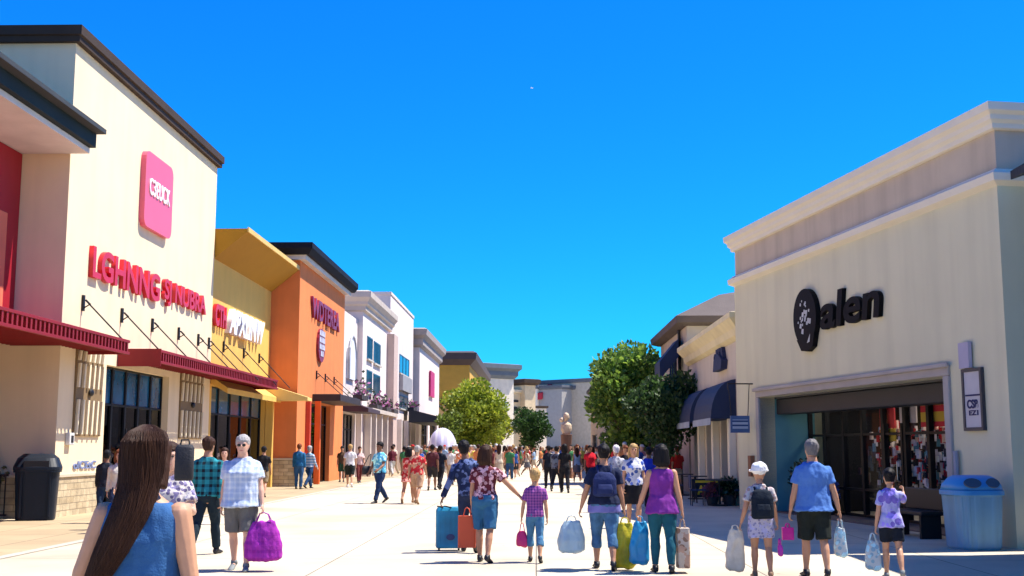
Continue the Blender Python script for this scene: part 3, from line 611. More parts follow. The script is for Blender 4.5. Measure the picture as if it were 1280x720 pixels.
# ------------------------------------------------------------------ trees
def tree(name, x, y, h, r, trunk, n, leaf, label, col, seed, lean=0, zs=1.0, col2=None, ncl=26):
    rnd = random.Random(seed); o = empty(name, (x, y, 0), 0, label, 'tree', None)
    mk = mat('bark', (.11, .08, .055), .95, bump=.6, bs=14, var=.3)
    cz = trunk + (h - trunk) * .5; rz_ = (h - trunk) * .5
    tops = []
    for i in range(ncl):
        while True:
            p = Vector([rnd.uniform(-1, 1) for _ in range(3)])
            if .35 < p.length < 1: break
        if p.z < -.2: p.x *= .9
        tops.append(Vector((p.x * r * .84, p.y * r * .84, cz + p.z * rz_ * .86)))
    mb = MB().tube([(0, 0, 0), (.03, .02, trunk * .5), (0, 0, trunk), (.02, 0, cz)], [r * .075 + .04, r * .06 + .02, r * .055, r * .03], 9)
    for c in tops: mb.tube([(0, 0, trunk * .9 + rnd.uniform(0, .4)), (c.x * .35, c.y * .35, trunk + (c.z - trunk) * .5), c], [r * .03, r * .018, r * .006], 5)
    obj('trunk', mb, mk, o, smooth=True)
    mbs = [MB(), MB()]
    for i in range(n):
        c = tops[rnd.randrange(ncl)]; big = r * .29
        d = Vector([rnd.gauss(0, 1) for _ in range(3)]); d = d * min(1, 1.9 / max(.01, d.length)); q = c + d * big * .66
        q.z = max(q.z, trunk * .85 + rnd.uniform(0, .3))
        a = (d.normalized() * .6 + Vector((rnd.gauss(0, .5), rnd.gauss(0, .5), rnd.gauss(.35, .5)))).normalized() * leaf * rnd.uniform(.6, 1.25)
        b = a.cross(Vector([rnd.uniform(-1, 1) for _ in range(3)])).normalized() * leaf * .36
        mbs[0 if rnd.random() < .7 else 1].add([q, q + a * .5 + b, q + a, q + a * .5 - b], [(0, 1, 2, 3)])
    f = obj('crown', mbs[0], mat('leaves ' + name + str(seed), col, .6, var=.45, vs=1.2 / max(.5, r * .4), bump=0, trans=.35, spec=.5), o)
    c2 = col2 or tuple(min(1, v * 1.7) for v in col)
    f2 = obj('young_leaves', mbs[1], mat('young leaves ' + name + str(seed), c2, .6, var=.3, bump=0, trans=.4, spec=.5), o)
    return o
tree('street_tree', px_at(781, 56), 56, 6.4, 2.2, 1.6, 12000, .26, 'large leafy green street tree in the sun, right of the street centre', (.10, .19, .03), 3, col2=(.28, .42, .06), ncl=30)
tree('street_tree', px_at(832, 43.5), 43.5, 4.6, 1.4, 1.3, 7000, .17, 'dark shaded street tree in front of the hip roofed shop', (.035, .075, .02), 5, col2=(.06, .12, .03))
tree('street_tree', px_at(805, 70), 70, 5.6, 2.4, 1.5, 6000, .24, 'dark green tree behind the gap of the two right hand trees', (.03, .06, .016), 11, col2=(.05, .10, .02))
tree('street_tree', px_at(594, 92), 92, 6.5, 2.6, 1.6, 12000, .27, 'bright yellow green street tree in front of the ochre shop', (.22, .28, .02), 7, col2=(.42, .46, .04), ncl=30)
tree('street_tree', px_at(622, 96), 96, 5.4, 1.3, 1.5, 3500, .26, 'small yellow green tree touching the bright tree on its right', (.18, .20, .015), 8, col2=(.34, .33, .03))
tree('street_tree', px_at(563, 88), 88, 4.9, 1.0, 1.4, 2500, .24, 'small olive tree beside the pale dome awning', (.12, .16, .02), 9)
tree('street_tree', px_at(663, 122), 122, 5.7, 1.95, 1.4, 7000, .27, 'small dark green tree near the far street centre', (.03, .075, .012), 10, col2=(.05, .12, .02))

# ------------------------------------------------------------------ street objects
gx, gy = ground(708, 600)
o = empty('statue', (px_at(708, 66), 66, 0), .3, 'pale carved bust on a tall brown pedestal in the middle of the street', 'statue')
obj('pedestal', MB().rings([(0, 0, 0, .42, .42), (0, 0, .2, .42, .42), (0, 0, .22, .3, .3), (0, 0, 1.6, .26, .26), (0, 0, 2.4, .3, .3)], 12, .6), mat('brown pedestal', (.16, .08, .05), .8, bump=.4, bs=20), o, bevel=.02)
obj('bust', remesh(MB().rings([(0, 0, 2.4, .2, .16), (0, 0, 2.7, .32, .2), (0, 0, 2.95, .3, .18), (0, 0, 3.05, .1, .1), (0, 0, 3.15, .1, .1)], 14).ball((0, -.02, 3.38), .2, 12, 8, (.8, .9, 1.15)).ball((-.25, 0, 3.2), .13), .03, 3, .03, 9), mat('pale stone', (.6, .45, .3), .8), o)
# dome awning
o = empty('dome_awning', (px_at(553, 86), 86, 0), 0, 'pale lavender domed awning beside the pale towers', 'awning')
mb = MB(); rs = [(0, 0, 1.5 + 1.6 * math.sin(k * math.pi / 18), 1.05 * math.cos(k * math.pi / 18) + .01, 1.5 * math.cos(k * math.pi / 18) + .01) for k in range(10)]
obj('canopy', mb.rings(rs, 20), mat('lavender fabric', (.45, .42, .6), .8, pat='vstripes', col2=(.62, .6, .7), ps=2.2), o, smooth=True)
for sx in (-1, 1):
    for sy in (-1, 1): obj('leg', MB().tube([(sx * .5, sy * .9, 0), (sx * .5, sy * .9, 1.7)], .05), mat('pale post', (.6, .55, .5)), o)

# airliner
a = Vector(ray(665, 110)).normalized() * 5200; a.z += CH
o = empty('airliner', a, 1.0, 'tiny white airliner high in the blue sky', 'aircraft')
ma = mat('white aircraft paint', (.8, .8, .82), .4, bump=0)
obj('fuselage', MB().tube([(-9, 0, 0), (-7, 0, 0), (7, 0, 0), (9, 0, 0)], [.4, 1.3, 1.3, .3], 8), ma, o)
obj('wing', MB().prism([(2, 0), (-2, 8.5), (-3.2, 8.5), (-2, 0), (-3.2, -8.5), (-2, -8.5)], 2, -.2, .2), ma, o)
obj('tail_fin', MB().prism([(-6, 0), (-8.5, 3.5), (-9.3, 3.5), (-8.8, 0)], 1, -.15, .15), ma, o)

# bins
def rr(cx, cy, z, a, b): return (cx, cy, z, a, b)
o = empty('litter_bin', (*ground(44, 651), 0), R(18), 'dark navy litter bin with sloping hood by the tan wall', 'bin')
md = mat('dark navy bin plastic', (.006, .011, .02), .5, bump=.05, var=.15, spec=.25)
Z = [(0, 0, 0, .40, .36), (0, 0, .05, .42, .38), (0, 0, 1.1, .47, .42), (0, 0, 1.14, .49, .44)]
obj('body', MB().rings(Z, 32, .45), md, o, bevel=.01)
obj('lid', MB().rings([(0, 0, 1.142, .52, .47), (0, 0, 1.22, .52, .47), (0, .03, 1.42, .44, .36), (0, .06, 1.52, .32, .2)], 32, .5), md, o, bevel=.02)
obj('opening', MB().box(-.27, .27, -.462, -.36, 1.21, 1.36), M_DARK, o)
for s in (-1, 1): obj('ridge', MB().box(s * .3 - .02, s * .3 + .02, -.44, -.34, .1, 1.08), md, o)
obj('rim', MB().rings([(0, 0, 1.10, .51, .46), (0, 0, 1.14, .51, .46)], 32, .45), md, o)
bx, by = ground(1226, 688)
o = empty('recycling_bin', (bx + .02, by + .34, 0), R(-82), 'large light blue ribbed recycling bin with two lid holes', 'bin')
mbl = mat('light blue bin plastic', (.19, .38, .50), .5, bump=.03, var=.08, stain=.25); mbl2 = mat('blue lid plastic', (.06, .30, .60), .4, bump=.03)
mb = MB(); seg = 96; vs = []; zz = [(0, .86), (.04, .9), (.85, 1.0), (.9, 1.04)]
for z, s in zz:
    for k in range(seg):
        an = 2 * math.pi * k / seg; c_, q_ = math.cos(an), math.sin(an); rib = 1 + (.025 if (k // 3) % 2 and .03 < z < .86 else 0)
        vs.append(((.42 * math.copysign(abs(c_) ** .6, c_)) * s * rib, (.41 * math.copysign(abs(q_) ** .6, q_)) * s * rib, z))
fs = [tuple(range(seg))[::-1], tuple(3 * seg + k for k in range(seg))]
for i in range(3):
    for k in range(seg): fs.append((i * seg + k, i * seg + (k + 1) % seg, (i + 1) * seg + (k + 1) % seg, (i + 1) * seg + k))
obj('body', mb.add(vs, fs), mbl, o)
obj('rim', MB().rings([(0, 0, .88, .44, .46), (0, 0, .96, .44, .46)], 40, .6), mbl2, o, bevel=.01)
obj('lid', MB().rings([(0, 0, .961, .43, .45), (0, 0, 1.05, .41, .43), (0, 0, 1.16, .31, .34), (0, 0, 1.2, .22, .27)], 40, .65), mbl2, o, smooth=True)
for sy in (-.2, .19):
    # holes on the street side of the lid (local -x is the wall's street side after rotation)
    e = MB().rings([(0, 0, -.012, .15 if sy < 0 else .115, .085), (0, 0, .012, .15 if sy < 0 else .115, .085)], 20)
    h_ = obj('opening', e, mat('hole grey', (.10, .12, .15), .8), o)
    h_.location = (-.395 if False else 0, 0, 0)
    h_.matrix_local = Matrix.Translation((.39, sy * .9, 1.08)) @ Matrix.Rotation(R(62), 4, 'Y') @ Matrix.Rotation(R(90), 4, 'Z')
    g_ = obj('hole_rim', MB().tube([(.16 * math.cos(k * math.pi / 8) * (1 if sy < 0 else .78), .1 * math.sin(k * math.pi / 8), 0.01) for k in range(17)], .014, 6), mbl2, o)
    g_.matrix_local = h_.matrix_local.copy()

# patio railing with plants at far left
def leafball(root, c, r, n, leaf, m, seed, name='foliage'):
    rnd = random.Random(seed); mb = MB()
    for i in range(n):
        d = Vector([rnd.gauss(0, 1) for _ in range(3)]).normalized() * rnd.uniform(.3, 1) * r; q = Vector(c) + d
        q.z = max(.05, q.z); a = (d.normalized() + Vector([rnd.gauss(0, .6) for _ in range(3)])).normalized() * leaf; b = a.cross(Vector([rnd.uniform(-1, 1) for _ in range(3)])).normalized() * leaf * .35
        mb.add([q, q + a * .5 + b, q + a, q + a * .5 - b], [(0, 1, 2, 3)])
    return obj(name, mb, m, root)
o = empty('patio_railing', (-13.2, 27.3, 0), 0, 'black patio railing beside the navy litter bin', 'railing')
mb = MB().box(-1.2, 1.0, -.02, .02, 1.0, 1.05).box(-1.2, 1.0, -.02, .02, .1, .14)
for i in range(18): mb.box(-1.2 + i * .125, -1.175 + i * .125, -.012, .012, .14, 1.0)
obj('rails', mb, M_BLACK, o)
ML1 = mat('olive shrub leaves', (.09, .10, .03), .6, bump=0, trans=.3, var=.4, vs=6)
def pot(x, y, label, r=.3, h=.5, fr=.45, seed=1, potm=None, lm=None, fh=None):
    o = empty('potted_plant', (x, y, 0), 0, label, 'potted plant', None)
    obj('pot', MB().rings([(0, 0, 0, r * .7, r * .7), (0, 0, h * .9, r * .95, r * .95), (0, 0, h * .92, r * 1.05, r * 1.05), (0, 0, h, r * 1.05, r * 1.05)], 18), potm or mat('dark pot', (.03, .03, .035), .6), o)
    leafball(o, (0, 0, fh or h + fr * .7), fr, 420, .13, lm or ML1, seed)
    return o
pot(-13.0, 27.65, 'olive shrub pot behind the black patio railing at left edge', .35, .7, .5, 2)
# plants by the right entrance
MG = mat('dark glossy leaves', (.02, .05, .03), .4, bump=0, trans=.15, var=.4, vs=5)
def at_wall(u, out):
    d = (Q - P).normalized(); n_ = Vector((-d.y, d.x, 0)); 
    if n_.x > 0: n_ = -n_
    p = P + d * u + n_ * out; return p.x, p.y
x, y = at_wall(2.6, -.9); pot(x, y, 'dark leafy plant in a black pot inside the shop recess', .3, .55, .5, 3, None, MG)
x, y = at_wall(3.6, -.9); pot(x, y, 'blue flowering pot nearest the recess plant', .25, .4, .3, 4, None, mat('blue blossom', (.06, .1, .35), trans=.2, bump=0))
# bench under the shop window
x, y = at_wall(10.3, .35)
o = empty('bench', (x, y, 0), math.atan2(Q.y - P.y, Q.x - P.x), 'low black bench under the bright shop window', 'bench')
obj('seat', MB().box(-.7, .7, -.22, .22, .42, .5), M_BLACK, o, bevel=.02); obj('backrest', MB().box(-.7, .7, .2, .26, .5, .9), M_BLACK, o, bevel=.02)
for s in (-.6, .6): obj('leg', MB().box(s - .03, s + .03, -.2, .2, 0, .419), M_BLACK, o)
# A-board and patio furniture under the navy awnings
o = empty('menu_board', (px_at(886, 36.5), 36.5, 0), .1, 'yellow and black menu board standing under the navy awnings', 'sign board')
fb = obj('board', MB().box(-.55, .55, -.03, .03, .16, .72), mat('dark board', (.02, .02, .03)), o)
lettering('board_lettering', 'AVTT', .8, .28, mat('yellow lettering', (.7, .5, .03), .5), fb, -.4, -.032, .24, .01, bold=.05)
obj('board_strip', MB().box(-.45, .5, -.04, -.031, .6, .67), mat('yellow lettering', (.7, .5, .03)), fb)
for s in (-.45, .45): obj('leg', MB().tube([(s, -.2, 0), (s, 0, .66)], .02).tube([(s, .2, 0), (s, 0, .66)], .02), M_BLACK, o)
for i, (px, y, lb) in enumerate(((868, 39, 'round patio table left of the menu board'), (898, 34.5, 'round patio table right of the menu board'), (852, 42, 'round patio table by the dark street tree'))):
    o = empty('patio_table', (px_at(px, y), y, 0), 0, lb, 'table', 'patio tables under the navy awnings')
    obj('table_top', MB().rings([(0, 0, .72, .4, .4), (0, 0, .75, .4, .4)], 20), mat('dark table', (.04, .04, .05), .5), o)
    obj('pedestal', MB().rings([(0, 0, 0, .25, .25), (0, 0, .03, .25, .25), (0, 0, .05, .04, .04), (0, 0, .719, .04, .04)], 12), M_BLACK, o)
    for j, s in enumerate((-1, 1)):
        c = empty('patio_chair', (px_at(px, y) + s * .62, y + .05, 0), R(90) * s, 'dark patio chair %s of the %s' % ('left' if s < 0 else 'right', lb), 'chair', 'patio chairs under the navy awnings')
        obj('seat', MB().box(-.21, .21, -.21, .21, .43, .47), mat('navy seat', (.03, .04, .1)), c); obj('backrest', MB().box(-.21, .21, -.235, -.211, .5, .88), mat('navy seat', (.03, .04, .1)), c)
        for a_ in (-.18, .18):
            for b_ in (-.18, .18): obj('leg', MB().tube([(a_, b_, 0), (a_, b_, .43)], .014, 5), M_BLACK, c)
x, y = ground(912, 632); pot(x, y, 'low leafy pot at the foot of the white corner shop', .22, .3, .28, 9, None, MG)
x, y = ground(896, 633); pot(x - .05, y + .5, 'small pink flowering pot under the hanging sign', .2, .25, .22, 12, None, mat('pink blossom', (.3, .08, .12), trans=.2, bump=0))
# ------------------------------------------------------------------ people
SKIN = {'tan': (.44, .22, .13), 'fair': (.60, .34, .24), 'brown': (.22, .10, .055), 'warm': (.52, .27, .16), 'dark': (.10, .05, .03)}
HAIR = {'black': (.010, .009, .010), 'brown': (.035, .016, .010), 'grey': (.30, .28, .27), 'dark grey': (.13, .12, .12), 'white': (.62, .58, .60), 'blond': (.38, .24, .10), 'red': (.14, .045, .02)}
def skin_m(k): return mat('skin ' + k, SKIN[k], .55, var=.06, vs=14, bump=.05, bs=90)
def hair_m(k):
    if 'hair ' + k in _m: return _m['hair ' + k]
    m = mat('hair ' + k, HAIR[k], .55, var=0, bump=0, spec=.12); n = m.node_tree.nodes; L = m.node_tree.links; b = n['Principled BSDF']
    tc = n.new('ShaderNodeTexCoord'); mp = n.new('ShaderNodeMapping'); mp.inputs['Scale'].default_value = (1, 1, .06); ns = n.new('ShaderNodeTexNoise'); ns.inputs['Scale'].default_value = 110; ns.inputs['Detail'].default_value = 3
    L.new(tc.outputs['Object'], mp.inputs[0]); L.new(mp.outputs[0], ns.inputs['Vector'])
    bp = n.new('ShaderNodeBump'); bp.inputs['Strength'].default_value = .7; bp.inputs['Distance'].default_value = .006; L.new(ns.outputs[0], bp.inputs['Height']); L.new(bp.outputs[0], b.inputs['Normal'])
    mx = n.new('ShaderNodeMix'); mx.data_type = 'RGBA'; mx.inputs[6].default_value = (*[v * .55 for v in HAIR[k]], 1); mx.inputs[7].default_value = (*[v * 1.8 for v in HAIR[k]], 1); L.new(ns.outputs[0], mx.inputs[0]); L.new(mx.outputs[2], b.inputs['Base Color'])
    return m
def body_rings(fem, fat, kid=False):
    f = fat
    if fem:
        rs = [(.77, .03, .03, .0), (.80, .10, .075, .005), (.86, .158, .11, .012), (.92, .178, .122, .018), (1.0, .168, .112, .012), (1.08, .138, .094, 0), (1.16, .138, .095, -.004), (1.26, .150, .115, -.018), (1.32, .152, .112, -.014), (1.37, .150, .090, 0), (1.41, .138, .072, .006), (1.44, .105, .060, .012), (1.465, .074, .054, .014), (1.49, .055, .05, .012), (1.56, .046, .05, -.002)]
    else:
        rs = [(.77, .03, .03, 0), (.80, .10, .075, .005), (.86, .155, .105, .01), (.92, .168, .115, .012), (1.0, .163, .110, .006), (1.08, .155, .102, 0), (1.18, .162, .108, -.004), (1.28, .176, .116, -.006), (1.36, .178, .108, 0), (1.41, .160, .086, .006), (1.445, .125, .07, .012), (1.47, .088, .062, .014), (1.495, .066, .058, .012), (1.56, .056, .058, 0)]
    out = []
    for z, a, b, cy in rs:
        k = 1 + (f - 1) * (1 if z < 1.4 else .35); kb = 1 + (f - 1) * (1.8 if .85 < z < 1.3 else .5)
        out.append((0, cy - (kb - 1) * b * .35, z, a * k, b * kb))
    return out
def interp(rs, z):
    if z <= rs[0][2]: return (rs[0][0], rs[0][1], z, rs[0][3], rs[0][4])
    for p, q in zip(rs, rs[1:]):
        if p[2] <= z <= q[2]:
            t = (z - p[2]) / (q[2] - p[2]); return tuple(p[i] * (1 - t) + q[i] * t for i in range(5))
    return (rs[-1][0], rs[-1][1], z, rs[-1][3], rs[-1][4])
def clip(rs, z0, z1): return [interp(rs, z0)] + [r for r in rs if z0 < r[2] < z1] + [interp(rs, z1)]

BODY_CACHE = {}
def figure(fem=False, fat=1.0, pose=None, top='tee', bottom='trousers', hair='short', kid=0, hem=None, blen=None, shoe='shoe', vox=.011, fingers=True, loose=0, face=True, head_turn=0, fl=1.0):
    """meshes of one clothed figure, 1.75 m tall, facing -Y; returns dict of meshes and hand points"""
    ps = dict(la=(8, 10, 12), ra=(-8, 10, 12), ll=(12, 8), rl=(-12, 14), lean=0); ps.update(pose or {})
    rs = body_rings(fem, fat); V = Vector
    # legs
    legs = {}
    for s, k in ((1, 'll'), (-1, 'rl')):
        sw, kn = ps[k]; sp = 3
        hip = V((s * .088 * (1 + (fat - 1) * .5), .0, .90)); d = V((s * math.sin(R(sp)) * .4, -math.sin(R(sw)), -math.cos(R(sw)))).normalized(); knee = hip + d * .42
        sh = R(sw - kn); d2 = V((0, -math.sin(sh), -math.cos(sh))); ank = knee + d2 * .41
        legs[s] = [hip, knee, ank, sh]
    drop = min(l[2].z for l in legs.values()) - .075
    sh_ = V((0, 0, -drop))
    for l in legs.values():
        for i in range(3): l[i] = l[i] + sh_
    def up(z): return z - drop
    rs = [(a, b, up(z), c, d) for a, b, z, c, d in rs]
    LM = Matrix.Translation((0, 0, up(.95))) @ Matrix.Rotation(R(ps['lean']), 4, 'X') @ Matrix.Rotation(R(ps.get('tilt', 0)), 4, 'Y') @ Matrix.Translation((0, 0, -up(.95)))
    def T(v): return LM @ V(v)
    th = 1 + (fat - 1) * .9
    def leg_pts(l, t1, t0=0.0, e=0):
        hip, knee, ank, _ = l; pts = []; rad = []
        key = [(0, .092 * th), (.3, .088 * th), (.6, .070 * th), (1.0, .054 * (1 + (fat - 1) * .4)), (1.12, .054), (1.35, .058), (1.6, .047), (1.85, .036), (2.0, .034)]
        def rr_(t):
            for (a, ra), (b, rb) in zip(key, key[1:]):
                if a <= t <= b: return ra + (rb - ra) * (t - a) / (b - a)
            return key[-1][1]
        ts = [t0] + [k for k, _ in key if t0 < k < t1] + [t1]
        for t in ts:
            p = hip.lerp(knee, t) if t <= 1 else knee.lerp(ank, t - 1)
            if 1.1 < t < 1.7: p = p + V((0, .012, 0))
            pts.append(p); rad.append(rr_(t) + e)
        return pts, rad
    arms = {}
    for s, k in ((1, 'la'), (-1, 'ra')):
        sw, ab, el = ps[k][:3]; sw, ab = R(sw), R(ab)
        S = V((s * (.168 + (fat - 1) * .09) * (.93 if fem else 1), .012, up(1.378)))
        d = V((s * math.sin(ab), -math.sin(sw) * math.cos(ab), -math.cos(sw) * math.cos(ab)))
        E = S + d * .285; sw2 = sw + R(el); ab2 = ab * (ps[k][3] if len(ps[k]) > 3 else .5)
        d2 = V((s * math.sin(ab2), -math.sin(sw2) * math.cos(ab2), -math.cos(sw2) * math.cos(ab2))); W = E + d2 * .25
        arms[s] = [T(S), T(E), T(W), (LM.to_3x3() @ d2).normalized()]
    ft = 1 + (fat - 1) * .6
    mb = MB(); mb.rings(rs, 24, .9, LM)
    for s, l in legs.items():
        p, r_ = leg_pts(l, 2.0); mb.tube(p, r_, 12)
    hands = {}
    for s, (S, E, W, d) in arms.items():
        mb.ball(S, .052 * ft, 10, 8)
        mb.tube([S, S.lerp(E, .35), S.lerp(E, .75), E, E.lerp(W, .3), E.lerp(W, .7), W], [.052 * ft, .048 * ft, .040 * ft, .037 * ft, .039 * ft, .031, .024], 10)
        n = V((-s, 0, 0)); n = (n - d * n.dot(d)).normalized(); wd = d.cross(n)
        if wd.y > 0: wd = -wd
        # palm
        pl = [W - d * .01, W + d * .03, W + d * .07, W + d * .095]
        vs = []; 
        for i, p in enumerate(pl):
            a, b = ((.022, .018), (.034, .016), (.040, .014), (.040, .012))[i]
            for k in range(10):
                t = 2 * math.pi * k / 10; vs.append(p + wd * a * math.cos(t) + n * b * math.sin(t))
        fs = [tuple(range(9, -1, -1)), tuple(range(30, 40))] + [(i * 10 + k, i * 10 + (k + 1) % 10, i * 10 + 10 + (k + 1) % 10, i * 10 + 10 + k) for i in range(3) for k in range(10)]
        mb.add(vs, fs)
        if fingers:
            cu = ps.get('curl', .9)
            for i, (o, ln) in enumerate(((.030, .068), (.0105, .076), (-.0105, .071), (-.030, .056))):
                b0 = W + d * .088 + wd * o; dd = d * math.cos(cu * .45) + n * math.sin(cu * .45); b1 = b0 + dd * ln * .5; dd = d * math.cos(cu * 1.3) + n * math.sin(cu * 1.3); b2 = b1 + dd * ln * .35
                dd = d * math.cos(cu * 2) + n * math.sin(cu * 2); b3 = b2 + dd * ln * .3
                mb.tube([b0, b1, b2, b3], [.0088, .0085, .0078, .0065], 6)
            t0 = W + d * .03 + wd * .026; t1 = t0 + (wd * .7 + d * .7 + n * .25).normalized() * .04; t2 = t1 + (d * .9 + n * .5).normalized() * .03
            mb.tube([t0, t1, t2], [.012, .0105, .008], 6)
        else: mb.tube([W + d * .08, W + d * .15 + n * .03], [.03, .016], 6)
        hands[s] = W + d * .115 + n * .02
    # head
    hk = 1.07 + kid * .24
    hz = 1.495; cyh = -.012
    HM = LM @ Matrix.Translation((0, cyh, up(hz))) @ Matrix.Rotation(R(head_turn), 4, 'Z') @ Matrix.Rotation(R(ps.get('nod', 0)), 4, 'X') @ Matrix.Scale(hk, 4) @ Matrix.Translation((0, 0, -hz))
    hr = [(0, -.055, 1.513, .018, .018), (0, -.045, 1.525, .040, .040), (0, -.028, 1.545, .052, .062), (0, -.016, 1.57, .060, .078), (0, -.008, 1.60, .067, .088), (0, 0, 1.635, .072, .094), (0, .004, 1.67, .074, .097), (0, .008, 1.70, .070, .090), (0, .010, 1.725, .055, .072), (0, .010, 1.742, .033, .044), (0, .01, 1.748, .01, .014)]
    mb.rings(hr, 20, .95, HM)
    mb.tube([HM @ V((0, .012, 1.46)), HM @ V((0, 0, 1.56))], [.050 if fem else .058] * 2, 12)
    if face:
        mb.tube([HM @ V((0, -.090, 1.650)), HM @ V((0, -.106, 1.622)), HM @ V((0, -.103, 1.605))], [.007, .013, .012], 6)
        for s in (-1, 1):
            mb.ball(HM @ V((s * .072, .008, 1.628)), .03 * hk, 8, 6, (.35, .7, 1.1))
            mb.tube([HM @ V((s * .012, -.092, 1.660)), HM @ V((s * .048, -.078, 1.660))], [.008, .008], 5)
    for s, l in legs.items():    # bare feet inside the shoes
        a = l[2]; mb.tube([a, a + V((0, .01, -.04)), a + V((0, -.06, -.05))], [.034, .03, .028], 8)
    out = {'body': remesh(mb, vox * (.62 if fingers and vox < .013 else 1), 2)}
    # face parts
    if face:
        e = MB()
        for s in (-1, 1): e.ball(HM @ V((s * .030, -.086, 1.640)), .010 * hk, 8, 6, (1.2, .7, .8))
        out['eyes'] = e
        out['mouth'] = MB().tube([HM @ V((-.024, -.086, 1.573)), HM @ V((0, -.094, 1.572)), HM @ V((.024, -.086, 1.573))], [.003, .0065, .003], 6)
    out['HM'] = HM
    cv = vox if vox > .013 else .0105
    # shoes
    sh_list = []
    for s, l in legs.items():
        a = l[2]; pitch = max(0, -math.degrees(l[3])) * .8 if a.z > .09 or True else 0
        back = l[3] < -.12
        M = Matrix.Translation(a) @ Matrix.Rotation(R(pitch if back else 0) * -1 * -1, 4, 'X') @ Matrix.Rotation(R(s * 7), 4, 'Z')
        m_ = MB()
        secs = [(.062, .022, .03, -.04), (.055, .034, .042, -.035), (.0, .036, .048, -.030), (-.06, .037, .034, -.046), (-.12, .043, .027, -.052), (-.165, .038, .020, -.058), (-.190, .016, .012, -.062)]
        vs = []
        for y, hw, hh, zc in secs:
            for k in range(12):
                t = 2 * math.pi * k / 12; z = zc + hh * math.sin(t); z = max(z, -.074); vs.append(M @ V((hw * math.cos(t), y, z)))
        n_ = len(secs); fs = [tuple(range(11, -1, -1)), tuple((n_ - 1) * 12 + k for k in range(12))] + [(i * 12 + k, i * 12 + (k + 1) % 12, i * 12 + 12 + (k + 1) % 12, i * 12 + 12 + k) for i in range(n_ - 1) for k in range(12)]
        m_.add(vs, fs)
        if shoe == 'shoe': m_.tube([a + V((0, .005, .02)), a + V((0, 0, -.03))], [.042, .046], 12)
        sh_list.append(m_)
    out['shoes'] = sh_list
    # bottom garment
    bl = blen if blen is not None else {'trousers': 1.93, 'capri': 1.45, 'shorts': .88, 'skirt': .8, 'none': 0}[bottom]
    if bottom in ('trousers', 'capri', 'shorts'):
        m_ = MB(); e = .012 if bottom != 'shorts' else .018
        pr = [(a, b, z, c + e, d + e) for a, b, z, c, d in clip(rs, up(.80), up(min(1.04, (hem if hem else .9) + .07)))]; m_.rings(pr, 22, .9, None)
        for s, l in legs.items():
            p, r_ = leg_pts(l, bl, 0, e + (.006 if bottom == 'shorts' else 0)); 
            if bottom == 'shorts': r_ = [max(x, .085 * th) for x in r_]; r_[-1] += .006
            if bottom == 'trousers' and not (fem and fl < 1): r_ = [max(x, .058) for x in r_]
            m_.tube(p, r_, 14)
        out['bottom'] = remesh(m_, cv, 1, .014, 12)
    elif bottom == 'skirt':
        hz_ = up(.90 - .42 * bl if bl <= 1 else .48 - .41 * (bl - 1)); m_ = MB()
        ys = [l[1].y for l in legs.values()] + [l[2].y * (bl > 1) for l in legs.values()]; sp = max(abs(y) for y in ys)
        top_ = [(a, b, z, c + .014, d + .014) for a, b, z, c, d in clip(rs, up(.90), up(min(1.05, (hem if hem else .9) + .09)))]
        m_.rings([(0, .0, hz_, .20 * ft * fl, max(.15, sp + .09) * fl), (0, .0, hz_ + .02, .20 * ft * fl, max(.15, sp + .09) * fl)] + top_, 26, .95)
        out['bottom'] = remesh(m_, cv, 1, .014, 11)
    # top garment
    if top:
        m_ = MB(); e = .014 + loose; hz_ = up(hem if hem is not None else .90)
        ztop = {'tank': 1.435, 'tee': 1.475, 'long': 1.48}[top]
        tr = clip(rs, hz_, up(ztop)) if hz_ > rs[2][2] else [(0, 0, hz_, rs[3][3] * 1.12, rs[3][4] * 1.25)] + clip(rs, up(.92), up(ztop))
        amin = .0 if fem else .155 * fat
        tr = [(a, b, z, (max(c, amin) if z < up(1.3) else c) + e * (1 if z < up(1.42) else .7), d + e) for a, b, z, c, d in tr]
        if loose: tr = [(a, b, z, c + (loose * 1.3 if z < up(1.1) else 0), d + (loose * 1.3 if z < up(1.1) else 0)) for a, b, z, c, d in tr]
        m_.rings(tr, 28, .9, LM)
        if top != 'tank':
            f = .62 if top == 'tee' else 1.9
            for s, (S, E, W, d) in arms.items():
                m_.ball(S, .050 * ft + .009, 12, 8)
                if f < 1: m_.tube([S, S.lerp(E, f * .6), S.lerp(E, f)], [.050 * ft + .010, .05 * ft + .015, .05 * ft + .022], 12)
                else: m_.tube([S, S.lerp(E, .5), E, E.lerp(W, .5), E.lerp(W, .93)], [.052 * ft + .014, .058 * ft, .052 * ft, .046, .040], 12)
        out['top'] = remesh(m_, cv, 1, .019, 10)
